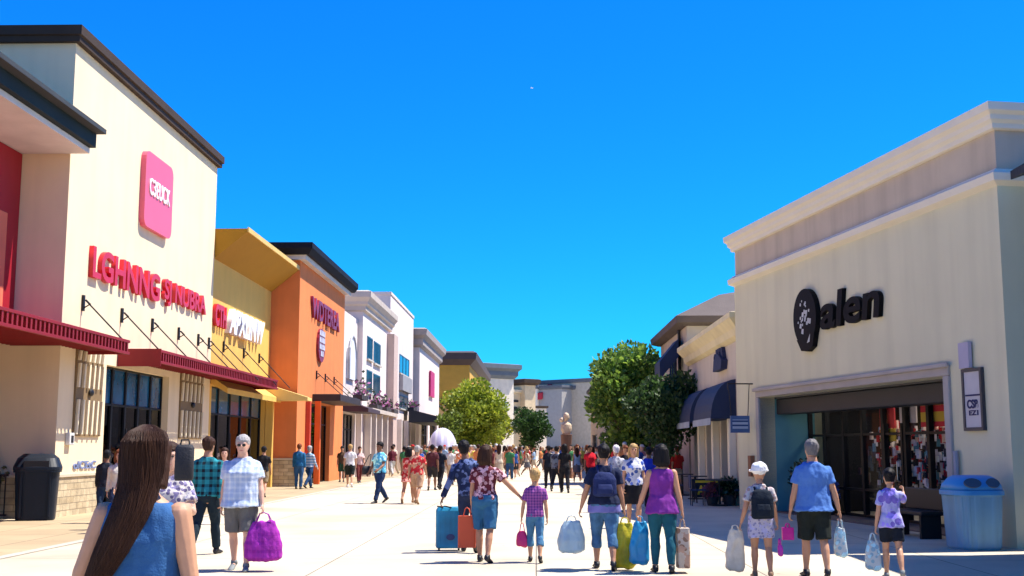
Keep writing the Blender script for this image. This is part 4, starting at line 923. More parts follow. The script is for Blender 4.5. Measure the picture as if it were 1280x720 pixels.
    # hair
    if hair:
        m_ = MB()
        cap_ = [(0, .036, 1.575, .054, .056), (0, .030, 1.60, .064, .068), (0, .026, 1.625, .074, .080), (0, .018, 1.66, .084, .095), (0, .010, 1.70, .084, .105), (0, .010, 1.735, .070, .088), (0, .010, 1.760, .045, .058), (0, .01, 1.770, .018, .025)]
        if hair in ('cap',):
            cap_ = [(0, .006, 1.672, .084, .108), (0, .006, 1.70, .085, .108), (0, .008, 1.735, .074, .092), (0, .010, 1.762, .05, .062), (0, .01, 1.775, .018, .02)]
            m_.rings(cap_, 20, .95, HM); m_.rings([(0, -.12, 1.672, .062, .07), (0, -.12, 1.682, .06, .068)], 16, 1, HM)
        else:
            m_.rings(cap_, 20, .95, HM)
            if hair in ('bob', 'long', 'verylong'):
                L_ = {'bob': 1.47, 'long': 1.30, 'verylong': 1.08}[hair]
                mid = 1.52
                w_ = .095 if hair == 'bob' else .080 if hair == 'verylong' else .092
                seq = [(0, .05, 1.70, .080, .065), (0, .055, 1.62, .092, .065), (0, .062, mid, w_, .06)]
                sx_ = .10 if hair == 'verylong' else 0
                if L_ < 1.45: seq += [(sx_ * .2, .088 + (fat - 1) * .08, 1.40, w_, .048), (sx_ * .8, .125 + (fat - 1) * .12, (1.40 + L_) / 2, w_ * .8, .036), (sx_ * 1.3, .135 + (fat - 1) * .15, L_ + .05, w_ * .5, .03), (sx_ * 1.5, .135 + (fat - 1) * .15, L_, w_ * .2, .015)]
                else: seq += [(0, .055, L_, w_ * .9, .045)]
                m_.rings(seq[::-1], 22, .9, HM)
                for s in (-1, 1): m_.tube([HM @ V((s * .05, -.03, 1.745)), HM @ V((s * .082, -.02, 1.68)), HM @ V((s * .088, .02, 1.58)), HM @ V((s * .085, .05, 1.50))], [.02, .022, .026, .03], 8)
            if hair == 'bun': m_.ball(HM @ V((0, .11, 1.69)), .045, 10, 8)
            if hair == 'pony': m_.tube([HM @ V((0, .10, 1.70)), HM @ V((0, .15, 1.64)), HM @ V((0, .14, 1.50)), HM @ V((0, .12, 1.40))], [.03, .034, .03, .012], 8)
        out['hair'] = remesh(m_, .009 if vox < .013 else vox, 2, (.007 if hair not in ('short', 'cap', 'bob', 'bun') else .013) if hair != 'cap' else 0, 26 if hair != 'short' else 34, hairw=hair != 'short')
    out['hands'] = hands
    return out

def assemble(f, label, x, y, H, face, skin, hairc, topm, botm, shoem, group=None, capm=None, eyes=True):
    o = empty('person', (x, y, .006), R(face), label, 'person', group)
    k = H / 1.75
    def P_(nm, me, m_):
        c = obj(nm, me, m_, o, smooth=True) if isinstance(me, bpy.types.Mesh) else obj(nm, me, m_, o, smooth=True); c.scale = (k, k, k); return c
    P_('body', f['body'], skin_m(skin))
    if 'top' in f: P_('shirt', f['top'], topm)
    if 'bottom' in f: P_('lower_garment', f['bottom'], botm)
    if 'hair' in f: P_('cap' if capm else 'hair', f['hair'], capm or hair_m(hairc))
    for s in f['shoes']: P_('shoe', s, shoem)
    if 'eyes' in f and eyes:
        P_('eyes', f['eyes'], mat('dark eye', (.02, .015, .012), .2, bump=0)); P_('mouth', f['mouth'], mat('lips', (.35, .09, .08), .5, bump=0))
    return o
def hand_world(o, f, s):
    k = 1.0; 
    for c in o.children: k = c.scale[0]; break
    v = f['hands'][s] * k; M = Matrix.Translation(o.location) @ Matrix.Rotation(o.rotation_euler.z, 4, 'Z'); return M @ v

def bag(name, hand, label, w, d, h, m_, kind='paper', hl=.16, rz=0, hm=None, cat='bag', yo=0, minz=.02):
    z1 = hand.z - hl; z0 = max(minz, z1 - h); h = z1 - z0
    o = empty(name, (hand.x, hand.y + yo, z0), R(rz), label, cat, None)
    if kind == 'paper':
        mb = MB().rings([(0, 0, 0, w / 2, d / 2), (0, 0, h * .5, w / 2 * 1.01, d / 2), (0, 0, h, w / 2, d / 2 * .8)], 4 * 8, .25)
        b = obj('body', mb, m_, o, bevel=.004)
    elif kind == 'soft':
        mb = MB().rings([(0, 0, 0, w * .36, d * .35), (0, 0, h * .08, w * .5, d * .5), (0, 0, h * .4, w * .5, d * .5), (0, 0, h * .75, w * .42, d * .36), (0, 0, h, w * .30, d * .16)], 26, .75)
        b = obj('body', remesh(mb, .012, 2, .022, 10), m_, o)
    for s in (-1, 1):
        obj('handle', MB().tube([(-w * .22, s * d * .18, h - .02), (-w * .12, s * .02, h + hl * .8), (0, 0, h + hl), (w * .12, s * .02, h + hl * .8), (w * .22, s * d * .18, h - .02)], .007, 6), hm or m_, o, smooth=True)
    return o
def backpack(p, f, label, m_, w=.30, h=.40, d=.13, z=1.22, k=1.0):
    o = empty('backpack', p.location, p.rotation_euler.z, label, 'backpack'); s = list(p.children)[0].scale[0]; o.scale = (s, s, s)
    mb = MB().rings([(0, .15 + d * .5, z - h / 2, w * .42, d * .4), (0, .15 + d * .5, z - h / 2 + .03, w * .5, d * .5), (0, .14 + d * .5, z + h * .2, w * .49, d * .46), (0, .13 + d * .4, z + h / 2 - .03, w * .38, d * .36), (0, .13 + d * .3, z + h / 2, w * .22, d * .2)], 26, .7)
    b = obj('body', remesh(mb, .012, 2, .01, 8), m_, o)
    obj('pocket', remesh(MB().rings([(0, .15 + d, z - h * .42, w * .32, .03), (0, .155 + d, z - h * .2, w * .34, .035), (0, .14 + d, z, w * .3, .02)], 20, .6), .012, 2), m_, o)
    for s in (-1, 1): obj('strap', MB().tube([(s * w * .3, .15, z - h * .3), (s * .12, -.02, z - h * .1), (s * .115, -.125, z + .06), (s * .115, -.06, z + .22), (s * .10, .06, z + .26), (s * w * .25, .16, z + h * .35)], .016, 6), m_, o, smooth=True)
    return o

WALK = dict(ll=(20, 6), rl=(-16, 22), la=(-14, 9, 14), ra=(16, 9, 18))
WALK2 = dict(ll=(-16, 22), rl=(20, 6), la=(16, 9, 18), ra=(-14, 9, 14))
STAND = dict(ll=(3, 3), rl=(-3, 3), la=(4, 9, 12), ra=(0, 9, 14))
def place(px, fy): return ground(px, fy)
M_SHB = mat('black shoe', (.015, .015, .018), .5, bump=.05); M_SHW = mat('white shoe', (.6, .6, .6), .6, bump=.05); M_SHT = mat('tan sandal', (.3, .17, .09), .6); M_SHG = mat('grey trainer', (.2, .22, .22), .7)

# --- near woman in blue dress
f = figure(True, 1.22, dict(ll=(14, 5), rl=(-12, 16), la=(2, 22, 10, .55), ra=(0, 12, 8, .7)), 'tank', 'skirt', 'verylong', hem=.86, blen=1.0, shoe='sandal', vox=.010, face=True, fl=1.1, head_turn=0)
p = assemble(f, 'woman with very long dark brown hair in a sleeveless blue denim dress, closest', -1.80, 5.45, 1.72, 178, 'warm', 'brown', mat('blue denim', (.02, .095, .25), .85, var=.14, vs=14, bump=.3, bs=90), mat('blue denim', (.028, .12, .30)), M_SHT)
HMw = f['HM']; rnd_ = random.Random(5); mb = MB()
seq = [(0, .0, 1.775, .02, .03), (0, .010, 1.745, .070, .09), (0, .03, 1.70, .092, .105), (0, .055, 1.62, .094, .072), (0, .064, 1.52, .084, .067), (.02, .108, 1.40, .084, .054), (.08, .155, 1.24, .070, .044), (.13, .168, 1.13, .052, .036), (.15, .168, 1.05, .03, .02)]
for i in range(420):
    ph = rnd_.uniform(-1.75, 1.75); jit = rnd_.uniform(-.08, .08); out_ = 1.0 + abs(rnd_.gauss(0, .035)); end = rnd_.uniform(.75, 1); pts = []
    for j in range(25):
        t_ = j / 24 * (len(seq) - 1) * end; a_ = int(min(t_, len(seq) - 2)); b_ = t_ - a_; q = [seq[a_][m] * (1 - b_) + seq[a_ + 1][m] * b_ for m in range(5)]
        an = ph + jit * t_ + .05 * math.sin(t_ * 2.2 + i)
        pts.append(HMw @ Vector((q[0] + q[3] * out_ * math.sin(an), q[1] + q[4] * out_ * math.cos(an), q[2])))
    mb.tube(pts, [.0012] + [.0022] * 22 + [.0015, .0006], 4)
c = obj('hair_strands', mb, hair_m('brown'), p); c.scale = [1.72 / 1.75] * 3; c['kind'] = 'stuff'
# --- photo-like shopper facing the camera just beyond her
f = figure(True, 1.0, STAND | dict(la=(30, 16, 70, .2)), 'tee', 'trousers', 'bob', vox=.012)
x, y = px_at(214, 10.5), 10.5
assemble(f, 'woman in a pale floral blouse half hidden by the near woman in blue', x, y, 1.66, 8, 'fair', 'brown', cloth('pale floral', (.55, .5, .48), 'floral', (.12, .1, .2), 22), cloth('dark slacks', (.03, .03, .04)), M_SHB)
o = empty('camera_bag', (x + .20, y - .26, 1.37), .2, 'black upright camera bag held up by the woman in pale floral blouse', 'bag')
obj('body', MB().rings([(0, 0, 0, .07, .05), (0, 0, .02, .08, .06), (0, 0, .28, .08, .06), (0, 0, .31, .06, .045)], 20, .5), mat('black nylon', (.015, .015, .02), .7, bump=.3), o, smooth=True); obj('handle', MB().tube([(-.04, 0, .3), (-.03, 0, .35), (.03, 0, .35), (.04, 0, .3)], .008), M_BLACK, o)
# --- teal plaid man
f = figure(False, 1.05, WALK2, 'long', 'trousers', 'short', vox=.012)
x, y = place(256, 694)
assemble(f, 'man in teal and black plaid shirt, dark trousers, left of the grey haired man', x, y, 1.82, 178, 'tan', 'brown', cloth('teal plaid', (.02, .22, .26), 'plaid', (.008, .012, .02), 9), cloth('black trousers', (.01, .02, .03)), M_SHB)
# --- grey haired man facing
f = figure(False, 1.22, dict(ll=(10, 5), rl=(-8, 12), la=(5, 13, 15, .8), ra=(-4, 9, 14)), 'tee', 'shorts', 'short', vox=.0105, loose=.012, hem=.84, blen=.95)
x, y = place(299, 713)
p = assemble(f, 'grey haired man in sunglasses, pale blue plaid shirt, grey shorts, facing the camera', x, y, 1.79, 4, 'fair', 'grey', cloth('pale blue plaid', (.36, .44, .60), 'plaid', (.55, .6, .68), 14), cloth('grey shorts', (.12, .115, .11)), M_SHG)
HM = f['HM']; g_ = MB()
for s in (-1, 1): g_.tube([HM @ Vector((s * .031 + .021 * math.cos(a * math.pi / 6), -.104, 1.638 + .016 * math.sin(a * math.pi / 6))) for a in range(13)], .003, 5); g_.prism([((HM @ Vector((s * .031 + .02 * math.cos(a * math.pi / 5), -.1, 1.638 + .015 * math.sin(a * math.pi / 5)))).x, (HM @ Vector((s * .031 + .02 * math.cos(a * math.pi / 5), -.1, 1.638 + .015 * math.sin(a * math.pi / 5)))).z) for a in range(10)], 1, (HM @ Vector((0, -.107, 1.6))).y, (HM @ Vector((0, -.1, 1.6))).y)
c = obj('sunglasses', g_, mat('dark lens', (.03, .02, .015), .15, bump=0), p); c.scale = [1.79 / 1.75] * 3
bag('shopping_bag', hand_world(p, f, 1) + Vector((.03, 0, 0)), 'bulging magenta purple shopping bag with dark stripes held by the grey haired man', .50, .26, .52, cloth('purple bag', (.34, .03, .34), 'plaid', (.24, .015, .26), 9, .25), 'soft', .12)
# --- people at the tan shop's door
def quick(label, px, fy, H, face, top, topm, bot, botm, hair, hc, skin='tan', fem=False, fat=1.0, pose=None, shoem=None, group=None, pos=None, vox=.016, **kw):
    x, y = pos if pos else place(px, fy)
    f = figure(fem, fat, pose or random.choice([WALK, WALK2, STAND]), top, bot, hair, vox=vox, fingers=vox < .017, **kw)
    return assemble(f, label, x, y, H, face, skin, hc, topm, botm, shoem or M_SHB, group, eyes=abs(((face + 180) % 360) - 180) < 100), f
quick('red haired woman in a pale cardigan standing by the tan shop door', 148, 0, 1.62, 20, 'long', cloth('pale cardigan', (.6, .55, .48)), 'trousers', cloth('navy slacks', (.02, .03, .07)), 'bob', 'red', 'fair', True, pos=(px_at(150, 24), 24))
quick('grey haired person in a white and black patterned top by the tan shop door', 165, 0, 1.75, -10, 'tee', cloth('white black floral', (.6, .58, .55), 'floral', (.03, .03, .04), 16), 'trousers', cloth('grey slacks', (.05, .05, .06)), 'short', 'grey', 'warm', False, 1.1, pos=(px_at(168, 23), 23))
quick('dark dressed person walking into the tan shop', 132, 0, 1.60, 190, 'long', cloth('black jacket', (.015, .018, .03)), 'trousers', cloth('dark jeans', (.015, .03, .06)), 'short', 'black', 'brown', pos=(px_at(134, 26), 26))
quick('person in a red and white top behind the teal plaid man', 282, 0, 1.62, 10, 'tee', cloth('red white floral', (.55, .1, .1), 'floral', (.6, .55, .5), 16), 'shorts', cloth('khaki shorts', (.25, .18, .1)), 'long', 'brown', 'fair', True, pos=(px_at(281, 26), 26))
quick('person in a black top by the yellow shop window', 330, 0, 1.7, 185, 'tee', cloth('black tee', (.015, .015, .018)), 'shorts', cloth('khaki shorts', (.25, .18, .1)), 'short', 'black', 'tan', pos=(px_at(330, 40), 40))
# --- the couple by the orange shop
quick('person in a blue jacket and jeans beside the terracotta corner, left of a pair', 373, 612, 1.78, 175, 'long', cloth('blue teal jacket', (.02, .13, .28), var=.3), 'trousers', cloth('blue jeans', (.03, .09, .20)), 'short', 'red', 'fair', False, 1.1, STAND)
quick('person in striped light blue shirt by the terracotta corner, right of a pair', 386, 611, 1.74, 150, 'long', cloth('pale blue stripes', (.2, .35, .5), 'stripes', (.6, .62, .65), 9), 'trousers', cloth('dark blue jeans', (.02, .06, .15)), 'short', 'grey', 'fair', False, 1.1, WALK)
quick('man in a white shirt and black shorts walking away past the terracotta shop', 437, 609, 1.80, 185, 'tee', cloth('white shirt', (.68, .66, .66)), 'shorts', cloth('black shorts', (.015, .02, .018)), 'short', 'blond', 'warm', False, 1.1, WALK, shoem=M_SHW)
quick('person in pale pink top, dark red trousers, beside the man in white shirt', 449, 604, 1.72, 20, 'tee', cloth('pale pink', (.6, .42, .40)), 'trousers', cloth('dark red trousers', (.14, .03, .03)), 'short', 'brown', 'tan', True, 1.0, WALK2)
quick('person in dark clothes near the columns of the pale tower', 427, 603, 1.7, 0, 'tee', cloth('brown tee', (.12, .07, .04)), 'shorts', cloth('green shorts', (.03, .08, .05)), 'short', 'black', 'tan', False, 1.0, STAND)
quick('striding man in a light blue patterned shirt and navy trousers', 474, 629, 1.83, -40, 'tee', cloth('sky blue pattern', (.08, .38, .62), 'floral', (.3, .6, .75), 10), 'trousers', cloth('navy trousers', (.015, .035, .10)), 'short', 'black', 'brown', False, 1.12, WALK | dict(la=(20, 12, 40)), vox=.0125)
x, y = place(462, 629); o = empty('shoulder_bag', (x - .12, y + .12, .85), .3, 'black shoulder bag carried by the man in the light blue patterned shirt', 'bag'); obj('body', MB().rings([(0, 0, 0, .14, .07), (0, 0, .2, .15, .08), (0, 0, .26, .10, .04)], 18, .6), mat('black nylon', (.015, .015, .02)), o, smooth=True); obj('strap', MB().tube([(-.1, 0, .24), (.05, .0, .55), (.12, 0, .62), (.1, 0, .24)], .012), M_BLACK, o)
quick('dark haired woman in a red dress with bare legs, left of two in red', 510, 629, 1.68, 172, 'tank', cloth('red dress', (.5, .02, .03), 'floral', (.6, .25, .2), 9), 'skirt', cloth('red dress', (.5, .02, .03)), 'bob', 'black', 'tan', True, 1.05, WALK2, M_SHT, blen=.5, vox=.0125)
quick('person in a bright red patterned shirt and tan shorts, right of two in red', 521, 630, 1.72, 170, 'tee', cloth('red patterned', (.55, .03, .04), 'floral', (.55, .3, .2), 8), 'shorts', cloth('tan shorts', (.45, .28, .18)), 'short', 'grey', 'tan', False, 1.1, WALK, M_SHT, vox=.0125)
quick('person in dark maroon shirt and shorts beside a person all in black', 540, 613, 1.78, 180, 'tee', cloth('maroon tee', (.08, .02, .025)), 'shorts', cloth('charcoal shorts', (.03, .025, .025)), 'short', 'black', 'brown', False, 1.1, WALK2)
quick('person all in black with black trousers walking near the yellow green tree', 550, 612, 1.75, 160, 'tee', cloth('black navy tee', (.012, .016, .03)), 'trousers', cloth('black slacks', (.012, .012, .018)), 'short', 'black', 'brown', False, 1.05, WALK)
quick('person in an orange and red top standing behind the suitcase man', 576, 607, 1.72, 0, 'tee', cloth('orange red floral', (.6, .16, .06), 'floral', (.6, .4, .3), 9), 'shorts', cloth('beige shorts', (.45, .35, .25)), 'short', 'blond', 'warm', True, 1.05, STAND)
quick('person in white top, beige shorts, left of one in orange and red', 563, 606, 1.70, 185, 'tee', cloth('white tee', (.6, .58, .56)), 'shorts', cloth('beige shorts', (.45, .35, .25)), 'short', 'black', 'tan', False, 1.0, WALK)
# --- suitcase man, leaning towards the case
x, y = place(587, 690)
f = figure(False, 1.05, dict(ll=(10, 6), rl=(-12, 18), la=(-10, 30, 6, 1.0), ra=(10, 8, 20), tilt=8), 'long', 'trousers', 'short', vox=.012)
pm = assemble(f, 'dark haired man in navy clothes pulling the blue suitcase', x, y, 1.74, 180, 'brown', 'black', cloth('navy white pattern', (.015, .025, .07), 'floral', (.06, .09, .2), 10), cloth('navy slacks', (.02, .03, .07)), M_SHB)
hw = hand_world(pm, f, 1)
x, y = place(561, 688)
o = empty('suitcase', (x, y, 0), .12, 'turquoise blue upright suitcase pulled through the plaza', 'suitcase')
ms = mat('turquoise suitcase shell', (.015, .24, .42), .45, bump=.25, bs=10, var=.25, vs=3)
obj('body', MB().rings([(0, 0, .04, .20, .11), (0, 0, .07, .215, .125), (0, 0, .64, .215, .125), (0, 0, .70, .18, .10)], 40, .35), ms, o, bevel=.012, smooth=False)
for i in range(5): obj('ridge', MB().box(-.16 + i * .08 - .008, -.16 + i * .08 + .008, -.137, -.12, .12, .60), ms, o)
obj('emblem_patch', MB().rings([(0, 0, 0, .07, .05), (0, 0, .006, .07, .05)], 16), mat('dark patch', (.03, .05, .15), .5), o).matrix_local = Matrix.Translation((.02, -.14, .22)) @ Matrix.Rotation(R(90), 4, 'X')
for s in (-.16, .16): obj('wheel', MB().tube([(s - .015, 0, .03), (s + .015, 0, .03)], .03, 12), M_BLACK, o)
lx = Matrix.Rotation(-.12, 3, 'Z') @ (hw - Vector((x, y, 0)))
obj('handle', MB().tube([(-.07, 0, .68), (lx.x - .06, lx.y, lx.z - .02), (lx.x + .06, lx.y, lx.z - .02), (.07, 0, .68)], .011, 8), M_BLACK, o)
# --- woman with denim skirt reaching to the boy
x, y = place(606, 703)
f = figure(True, 1.06, dict(ll=(8, 5), rl=(-10, 12), ra=(18, 42, 10, .9), la=(0, 8, 12)), 'tee', 'shorts', 'bob', vox=.0105, blen=.95, hem=.95)
pw = assemble(f, 'woman in dark red floral top and denim shorts reaching towards the child', x, y, 1.66, 168, 'tan', 'brown', cloth('dark red floral', (.12, .02, .03), 'floral', (.45, .25, .28), 14), cloth('denim shorts', (.03, .12, .24)), M_SHB)
hl = hand_world(pw, f, 1)
bag('shopping_bag', Vector((px_at(584, hl.y), hl.y + .05, .78)), 'orange red paper shopping bag between the suitcase and the woman in dark red floral', .26, .12, .46, mat('orange red paper', (.62, .09, .03), .6, bump=.1), 'paper', .12)
# --- child in purple
x, y = place(669, 703)
f = figure(False, .95, dict(ll=(12, 6), rl=(-12, 16), ra=(0, 10, 8), la=(6, 14, 10)), 'tee', 'capri', 'short', kid=.6, vox=.0105, hem=.88)
pk = assemble(f, 'child in a purple checked shirt and blue capri trousers walking away', x, y, 1.30, 180, 'warm', 'blond', cloth('purple check', (.35, .1, .32), 'plaid', (.1, .03, .2), 18), cloth('blue capri', (.07, .19, .33)), M_SHB)
hk = hand_world(pk, f, 1)
bag('handbag', hk, 'small hot pink handbag held by the child in purple', .17, .09, .22, mat('hot pink plastic', (.62, .02, .16), .4, bump=.2, bs=20), 'soft', .12)
# --- woman with navy top carrying two bags
x, y = place(756, 712)
f = figure(True, 1.18, dict(ll=(14, 5), rl=(-12, 16), la=(4, 18, 8, .9), ra=(2, 12, 8, 1.0)), 'tee', 'capri', 'bun', vox=.0105, hem=.93, loose=.006)
p5 = assemble(f, 'woman in navy top and denim capris carrying pale and yellow bags', x, y, 1.68, 180, 'tan', 'black', cloth('navy top', (.012, .018, .05)), cloth('washed denim', (.06, .15, .28), var=.3), M_SHB)
c = obj('overskirt', remesh(MB().rings([(0, 0, .80, .235, .175), (0, 0, .84, .235, .175), (0, 0, .97, .228, .172)], 24), .012, 1, .01, 10), cloth('violet blue', (.16, .16, .42)), p5); c.scale = [1.68 / 1.75] * 3
backpack(p5, f, 'navy backpack on the woman with the yellow bag', cloth('navy nylon', (.02, .03, .10)), .34, .34, .10, 1.2)
bag('plastic_bag', hand_world(p5, f, 1) + Vector((-.12, 0, 0)), 'puffy pale blue plastic bag carried left of the navy topped woman', .36, .24, .42, mat('pale blue plastic', (.48, .62, .70), .35, bump=.4, bs=14, trans=.35), 'soft', .08)
bag('shopping_bag', hand_world(p5, f, -1) + Vector((-.0, -.12, 0)), 'tall crumpled mustard yellow bag between the two women carrying bags', .31, .16, .60, mat('mustard crinkled', (.46, .38, .01), .5, bump=.6, bs=14, var=.3, vs=6), 'soft', .08)
# --- woman in purple tank
x, y = place(829, 716)
f = figure(True, 1.12, dict(ll=(6, 4), rl=(-7, 9), la=(4, 18, 12, 1.0), ra=(-4, 12, 10, 1.0)), 'tank', 'trousers', 'bob', vox=.0105, hem=.82, fl=.9)
p6 = assemble(f, 'woman in a purple sleeveless top and dark teal trousers seen from behind', x, y, 1.66, 180, 'warm', 'black', cloth('purple tank', (.19, .03, .26)), cloth('dark teal', (.012, .09, .13)), M_SHB)
bag('shopping_bag', hand_world(p6, f, 1) + Vector((.04, .08, 0)), 'bright azure blue bag in the left hand of the woman in purple', .26, .15, .56, mat('azure plastic', (.02, .26, .52), .4, bump=.3, bs=10), 'soft', .08)
bag('tote_bag', hand_world(p6, f, -1), 'narrow cream and brown tote bag in the right hand of the woman in purple', .17, .3, .52, cloth('cream tote', (.5, .42, .34), 'floral', (.25, .15, .1), 10), 'paper', .12)
# --- figures between and behind them
quick('person in bright red top just behind the navy topped woman', 738, 612, 1.72, 15, 'tee', cloth('bright red', (.6, .015, .03)), 'trousers', cloth('black jeans', (.012, .012, .02)), 'short', 'black', 'brown', False, 1.1, STAND)
quick('woman facing the camera in a white and blue patterned blouse and black skirt', 793, 660, 1.70, 5, 'tee', cloth('white blue floral', (.6, .6, .66), 'floral', (.05, .1, .35), 9), 'skirt', cloth('black skirt', (.012, .012, .015)), 'long', 'blond', 'warm', True, 1.1, STAND, blen=.95, vox=.0125)
quick('white haired person in a pale grey top behind the woman with the yellow bag', 771, 640, 1.72, 190, 'long', cloth('pale grey pattern', (.5, .5, .54), 'floral', (.25, .25, .3), 12), 'trousers', cloth('blue grey slacks', (.06, .09, .15)), 'short', 'white', 'fair', True, 1.1, WALK)
quick('dark haired person in a vivid blue shirt just behind the woman in purple', 812, 640, 1.66, 180, 'tee', cloth('vivid blue', (.015, .04, .42)), 'trousers', cloth('black jeans', (.012, .012, .02)), 'short', 'black', 'brown', False, 1.05, WALK2)
quick('person in black and red walking near the white and blue patterned blouse', 783, 625, 1.72, 200, 'tee', cloth('black tee', (.015, .015, .018)), 'shorts', cloth('grey shorts', (.12, .115, .11)), 'cap', 'red', 'tan', False, 1.1, WALK)
quick('person in black, leftmost of the dark trio walking down the street', 686, 611, 1.74, 185, 'tee', cloth('black blue tee', (.012, .016, .028)), 'trousers', cloth('black slacks', (.012, .012, .018)), 'short', 'black', 'brown', False, 1.05, WALK)
quick('person in grey blue jacket, middle of the dark trio', 696, 614, 1.72, 160, 'long', cloth('grey blue jacket', (.12, .15, .22), 'floral', (.03, .03, .05), 7), 'trousers', cloth('black jeans', (.012, .012, .02)), 'short', 'black', 'tan', False, 1.1, WALK2)
quick('tall person all in black, right of the dark trio walking down the street', 706, 616, 1.80, 182, 'tee', cloth('black tee', (.015, .015, .018)), 'trousers', cloth('black slacks', (.012, .012, .018)), 'bob', 'black', 'brown', True, 1.0, WALK)
# --- right group
x, y = place(953, 723)
f = figure(True, 1.08, dict(ll=(10, 6), rl=(-8, 14), la=(-6, 16, 20, 1.0), ra=(8, 12, 16, 1.0), lean=2), 'tee', 'skirt', 'cap', kid=.5, vox=.0105, blen=.62, hem=.98)
p7 = assemble(f, 'short person in a white cap and pale patterned skirt, seen from behind', x, y, 1.40, 178, 'tan', 'white', cloth('white floral top', (.5, .46, .46), 'floral', (.3, .2, .2), 14), cloth('pale lilac floral', (.42, .40, .52), 'floral', (.2, .2, .36), 20), M_SHT, capm=cloth('white cap', (.72, .72, .74)))
c = obj('bonnet', remesh(MB().ball(f['HM'] @ Vector((0, .025, 1.69)), .128, 18, 14, (1, 1.05, .85)).rings([(0, -.02, 1.655, .135, .16), (0, -.02, 1.675, .130, .155)], 22, 1, f['HM']), .010, 2, .012, 16), cloth('white cap', (.72, .72, .74)), p7); c.scale = [1.40 / 1.75] * 3
backpack(p7, f, 'rounded black backpack on the short person in the white cap', cloth('black nylon pack', (.008, .014, .025)), .36, .46, .15, 1.17)
bag('tote_bag', hand_world(p7, f, 1) + Vector((-.07, 0, .06)), 'cream cloth tote hanging left of the person in the white cap', .24, .14, .52, cloth('cream cloth', (.62, .56, .46)), 'soft', .06)
bag('gift_bag', hand_world(p7, f, -1) + Vector((.16, .1, .06)), 'small magenta pink gift bag between the white cap person and the man in blue', .15, .08, .16, mat('magenta paper', (.6, .01, .30), .5), 'paper', .05)
bag('pink_pouch', hand_world(p7, f, -1) + Vector((.02, -.05, -.12)), 'thin bright pink pouch dangling beside the patterned skirt', .06, .05, .16, mat('violet pink', (.55, .04, .45), .5), 'soft', .06)
x, y = place(1020, 722)
f = figure(False, 1.14, dict(ll=(8, 4), rl=(-8, 14), la=(-2, 14, 12, .8), ra=(-4, 17, 12, .9)), 'tee', 'shorts', 'short', vox=.0105, hem=.86, loose=.014, blen=.98)
p8 = assemble(f, 'grey haired man in blue polo shirt and black shorts walking away', x, y, 1.72, 180, 'warm', 'dark grey', cloth('polo blue', (.085, .20, .52), var=.05), cloth('black shorts', (.015, .02, .018)), M_SHB)
c = obj('collar', MB().rings([(0, .012, 1.46, .085, .075), (0, .012, 1.495, .074, .068)], 20), cloth('polo blue', (.085, .20, .52)), p8, smooth=True); c.scale = [1.72 / 1.75] * 3
bag('plastic_bag', hand_world(p8, f, -1), 'small white plastic bag held by the man in the blue polo', .16, .12, .36, mat('white blue plastic', (.6, .66, .70), .4, pat='floral', col2=(.3, .5, .65), ps=14, trans=.3), 'soft', .12)
x, y = place(1117, 724)
f = figure(True, .98, dict(ll=(8, 6), rl=(-12, 22), la=(0, 10, 8, .9), ra=(60, 20, 70, .3)), 'tee', 'shorts', 'bun', kid=.45, vox=.0105, hem=.84, blen=.7)
p9 = assemble(f, 'dark haired girl in a lavender shirt and black shorts walking towards the shop entrance', x, y, 1.34, 172, 'warm', 'black', cloth('lavender floral', (.42, .40, .72), 'floral', (.2, .14, .5), 7), cloth('black navy shorts', (.012, .016, .025)), M_SHG)
bag('plastic_bag', hand_world(p9, f, 1) + Vector((-.05, 0, 0)), 'pale blue plastic bag held by the girl in lavender', .20, .12, .36, mat('white blue plastic', (.6, .66, .70)), 'soft', .10)

# --- people in the shade under the navy awnings and trees
sh = [(860, 606, 1.74, 'vivid blue', (.015, .04, .42), 'person in a vivid blue shirt under the dark tree'), (874, 604, 1.70, 'royal blue', (.02, .07, .5), 'person in a royal blue top beside the navy awnings'), (848, 612, 1.72, 'black tee', (.015, .015, .018), 'person in black in the shade left of the blue shirts'), (838, 604, 1.68, 'maroon tee', (.08, .02, .025), 'person in maroon in the tree shade'), (884, 600, 1.72, 'charcoal tee', (.05, .05, .06), 'person in charcoal beside a navy awning column')]
for px, fy, H, nm, c_, lb in sh:
    quick(lb, px, fy, H, random.choice((0, 180, 160)), 'tee', cloth(nm, c_), 'trousers', cloth('black jeans', (.012, .012, .02)), 'short', 'black', 'tan')

# ------------------------------------------------------------------ crowd
rnd = random.Random(21)
protos = []
specs = [(False, 1.05, WALK, 'tee', 'shorts', 'short'), (False, 1.1, WALK2, 'tee', 'trousers', 'short'), (True, 1.0, WALK, 'tank', 'skirt', 'long'), (True, 1.1, STAND, 'tee', 'trousers', 'bob'), (False, 1.0, STAND, 'long', 'trousers', 'cap'), (True, 1.05, WALK2, 'tee', 'shorts', 'bun')]
M_CAPS = cloth('crowd cap', (.5, .5, .5))
for sp in specs:
    f = figure(sp[0], sp[1], sp[2], sp[3], sp[4], sp[5], vox=.022, fingers=False, face=False)
    m_ = MB(); [m_.add(s.v, s.f) for s in f['shoes']]
    f['shoes'] = []
    o = assemble(f, 'proto', 0, 0, 1.75, 0, 'tan', 'black', cloth('white tee', (.6, .58, .56)), cloth('black slacks', (.01, .01, .01)), M_SHB, capm=M_CAPS if sp[5] == 'cap' else None)
    protos.append((o, sp))
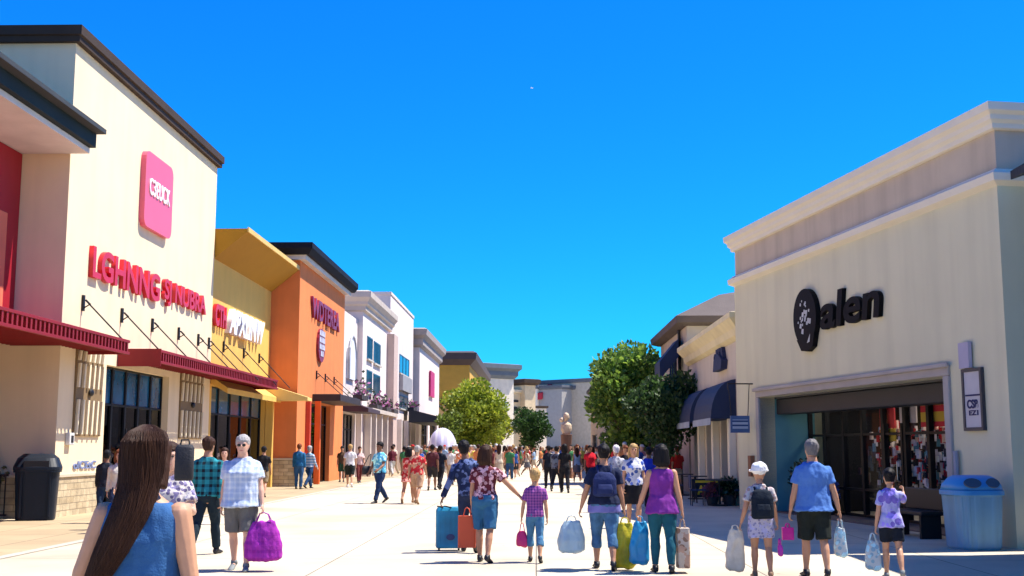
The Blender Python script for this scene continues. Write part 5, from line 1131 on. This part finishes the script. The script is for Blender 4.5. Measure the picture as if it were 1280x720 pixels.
cols = [('white', (.66, .64, .62)), ('black', (.015, .015, .02)), ('red', (.5, .03, .03)), ('pink', (.55, .25, .25)), ('blue', (.03, .10, .36)), ('orange', (.6, .22, .08)), ('grey', (.2, .2, .22)), ('peach', (.6, .36, .26)), ('navy', (.015, .025, .08)), ('cream', (.6, .52, .4)), ('green', (.05, .2, .08)), ('pale blue', (.3, .42, .58)), ('maroon', (.12, .02, .03)), ('yellow', (.6, .45, .08))]
bots = [('black', (.015, .015, .018)), ('blue', (.03, .08, .18)), ('beige', (.45, .36, .26)), ('grey', (.12, .12, .13)), ('white', (.55, .54, .52)), ('brown', (.12, .07, .04))]
skins = ['tan', 'fair', 'brown', 'warm']; hairs = ['black', 'brown', 'grey', 'blond', 'red']
zones = [(430, 560, 66, 120, 'by pale towers', 34), (556, 650, 58, 115, 'by yellow green tree', 56), (640, 720, 68, 150, 'at street end', 44), (712, 800, 56, 120, 'left of big tree', 44), (770, 862, 44, 66, 'under dark trees', 34)]
seen = set(); placed = []
kindw = {'shorts': 'shorts', 'trousers': 'trousers', 'skirt': 'skirt'}
for px0, px1, y0, y1, where, n in zones:
    k = 0; tries = 0
    while k < n and tries < 4000:
        tries += 1
        px = rnd.uniform(px0, px1); Y = y0 + (y1 - y0) * rnd.random() ** 1.3; X = px_at(px, Y)
        if X < -9.0 or X > 5.4: continue
        if any((X - a) ** 2 + (Y - b) ** 2 < .5 for a, b in placed): continue
        c1 = rnd.choice(cols); c2 = rnd.choice(bots); pr, sp = rnd.choice(protos); hc = rnd.choice(hairs)
        hn = 'capped' if sp[5] == 'cap' else hc.replace('grey', 'grey') + ' haired'
        face = rnd.choice((0, 180, 180, 170, 200, 20, -30, 90, 270))
        how = 'facing camera' if face in (0, 20, -30) else 'side view' if face in (90, 270) else 'walking away'
        band = 'nearer' if Y < (y0 + y1) / 2 else 'farther'
        lb = '%s person in %s %s, %s %s, %s, %s' % (hn, c1[0], {'tee': 'shirt', 'tank': 'sleeveless top', 'long': 'jacket'}[sp[3]], c2[0], kindw[sp[4]], how, where)
        if len(lb.split()) > 22 or lb in seen: 
            if lb in seen: continue
        seen.add(lb); placed.append((X, Y)); k += 1
        c = copy_tree(pr); c.location = (X, Y, .006 if X > -8 else .03); c.rotation_euler = (0, 0, R(face + rnd.uniform(-12, 12))); s = rnd.uniform(.92, 1.06); c.scale = (s, s, s)
        c['label'] = lb; c['group'] = 'shoppers in the distant crowd'
        for ch in c.children:
            nm = ch.name.split('.')[0]; sl_ = ch.material_slots[0]; sl_.link = 'OBJECT'
            sl_.material = {'body': skin_m(rnd.choice(skins)), 'shirt': cloth('crowd ' + c1[0], c1[1]), 'lower_garment': cloth('crowd low ' + c2[0], c2[1]), 'hair': hair_m(hc), 'cap': cloth('crowd cap %s' % hc, (.5, .5, .5) if hc != 'red' else (.5, .03, .03))}.get(nm)
for pr, _ in protos:
    for ch in list(pr.children): bpy.data.objects.remove(ch)
    bpy.data.objects.remove(pr)
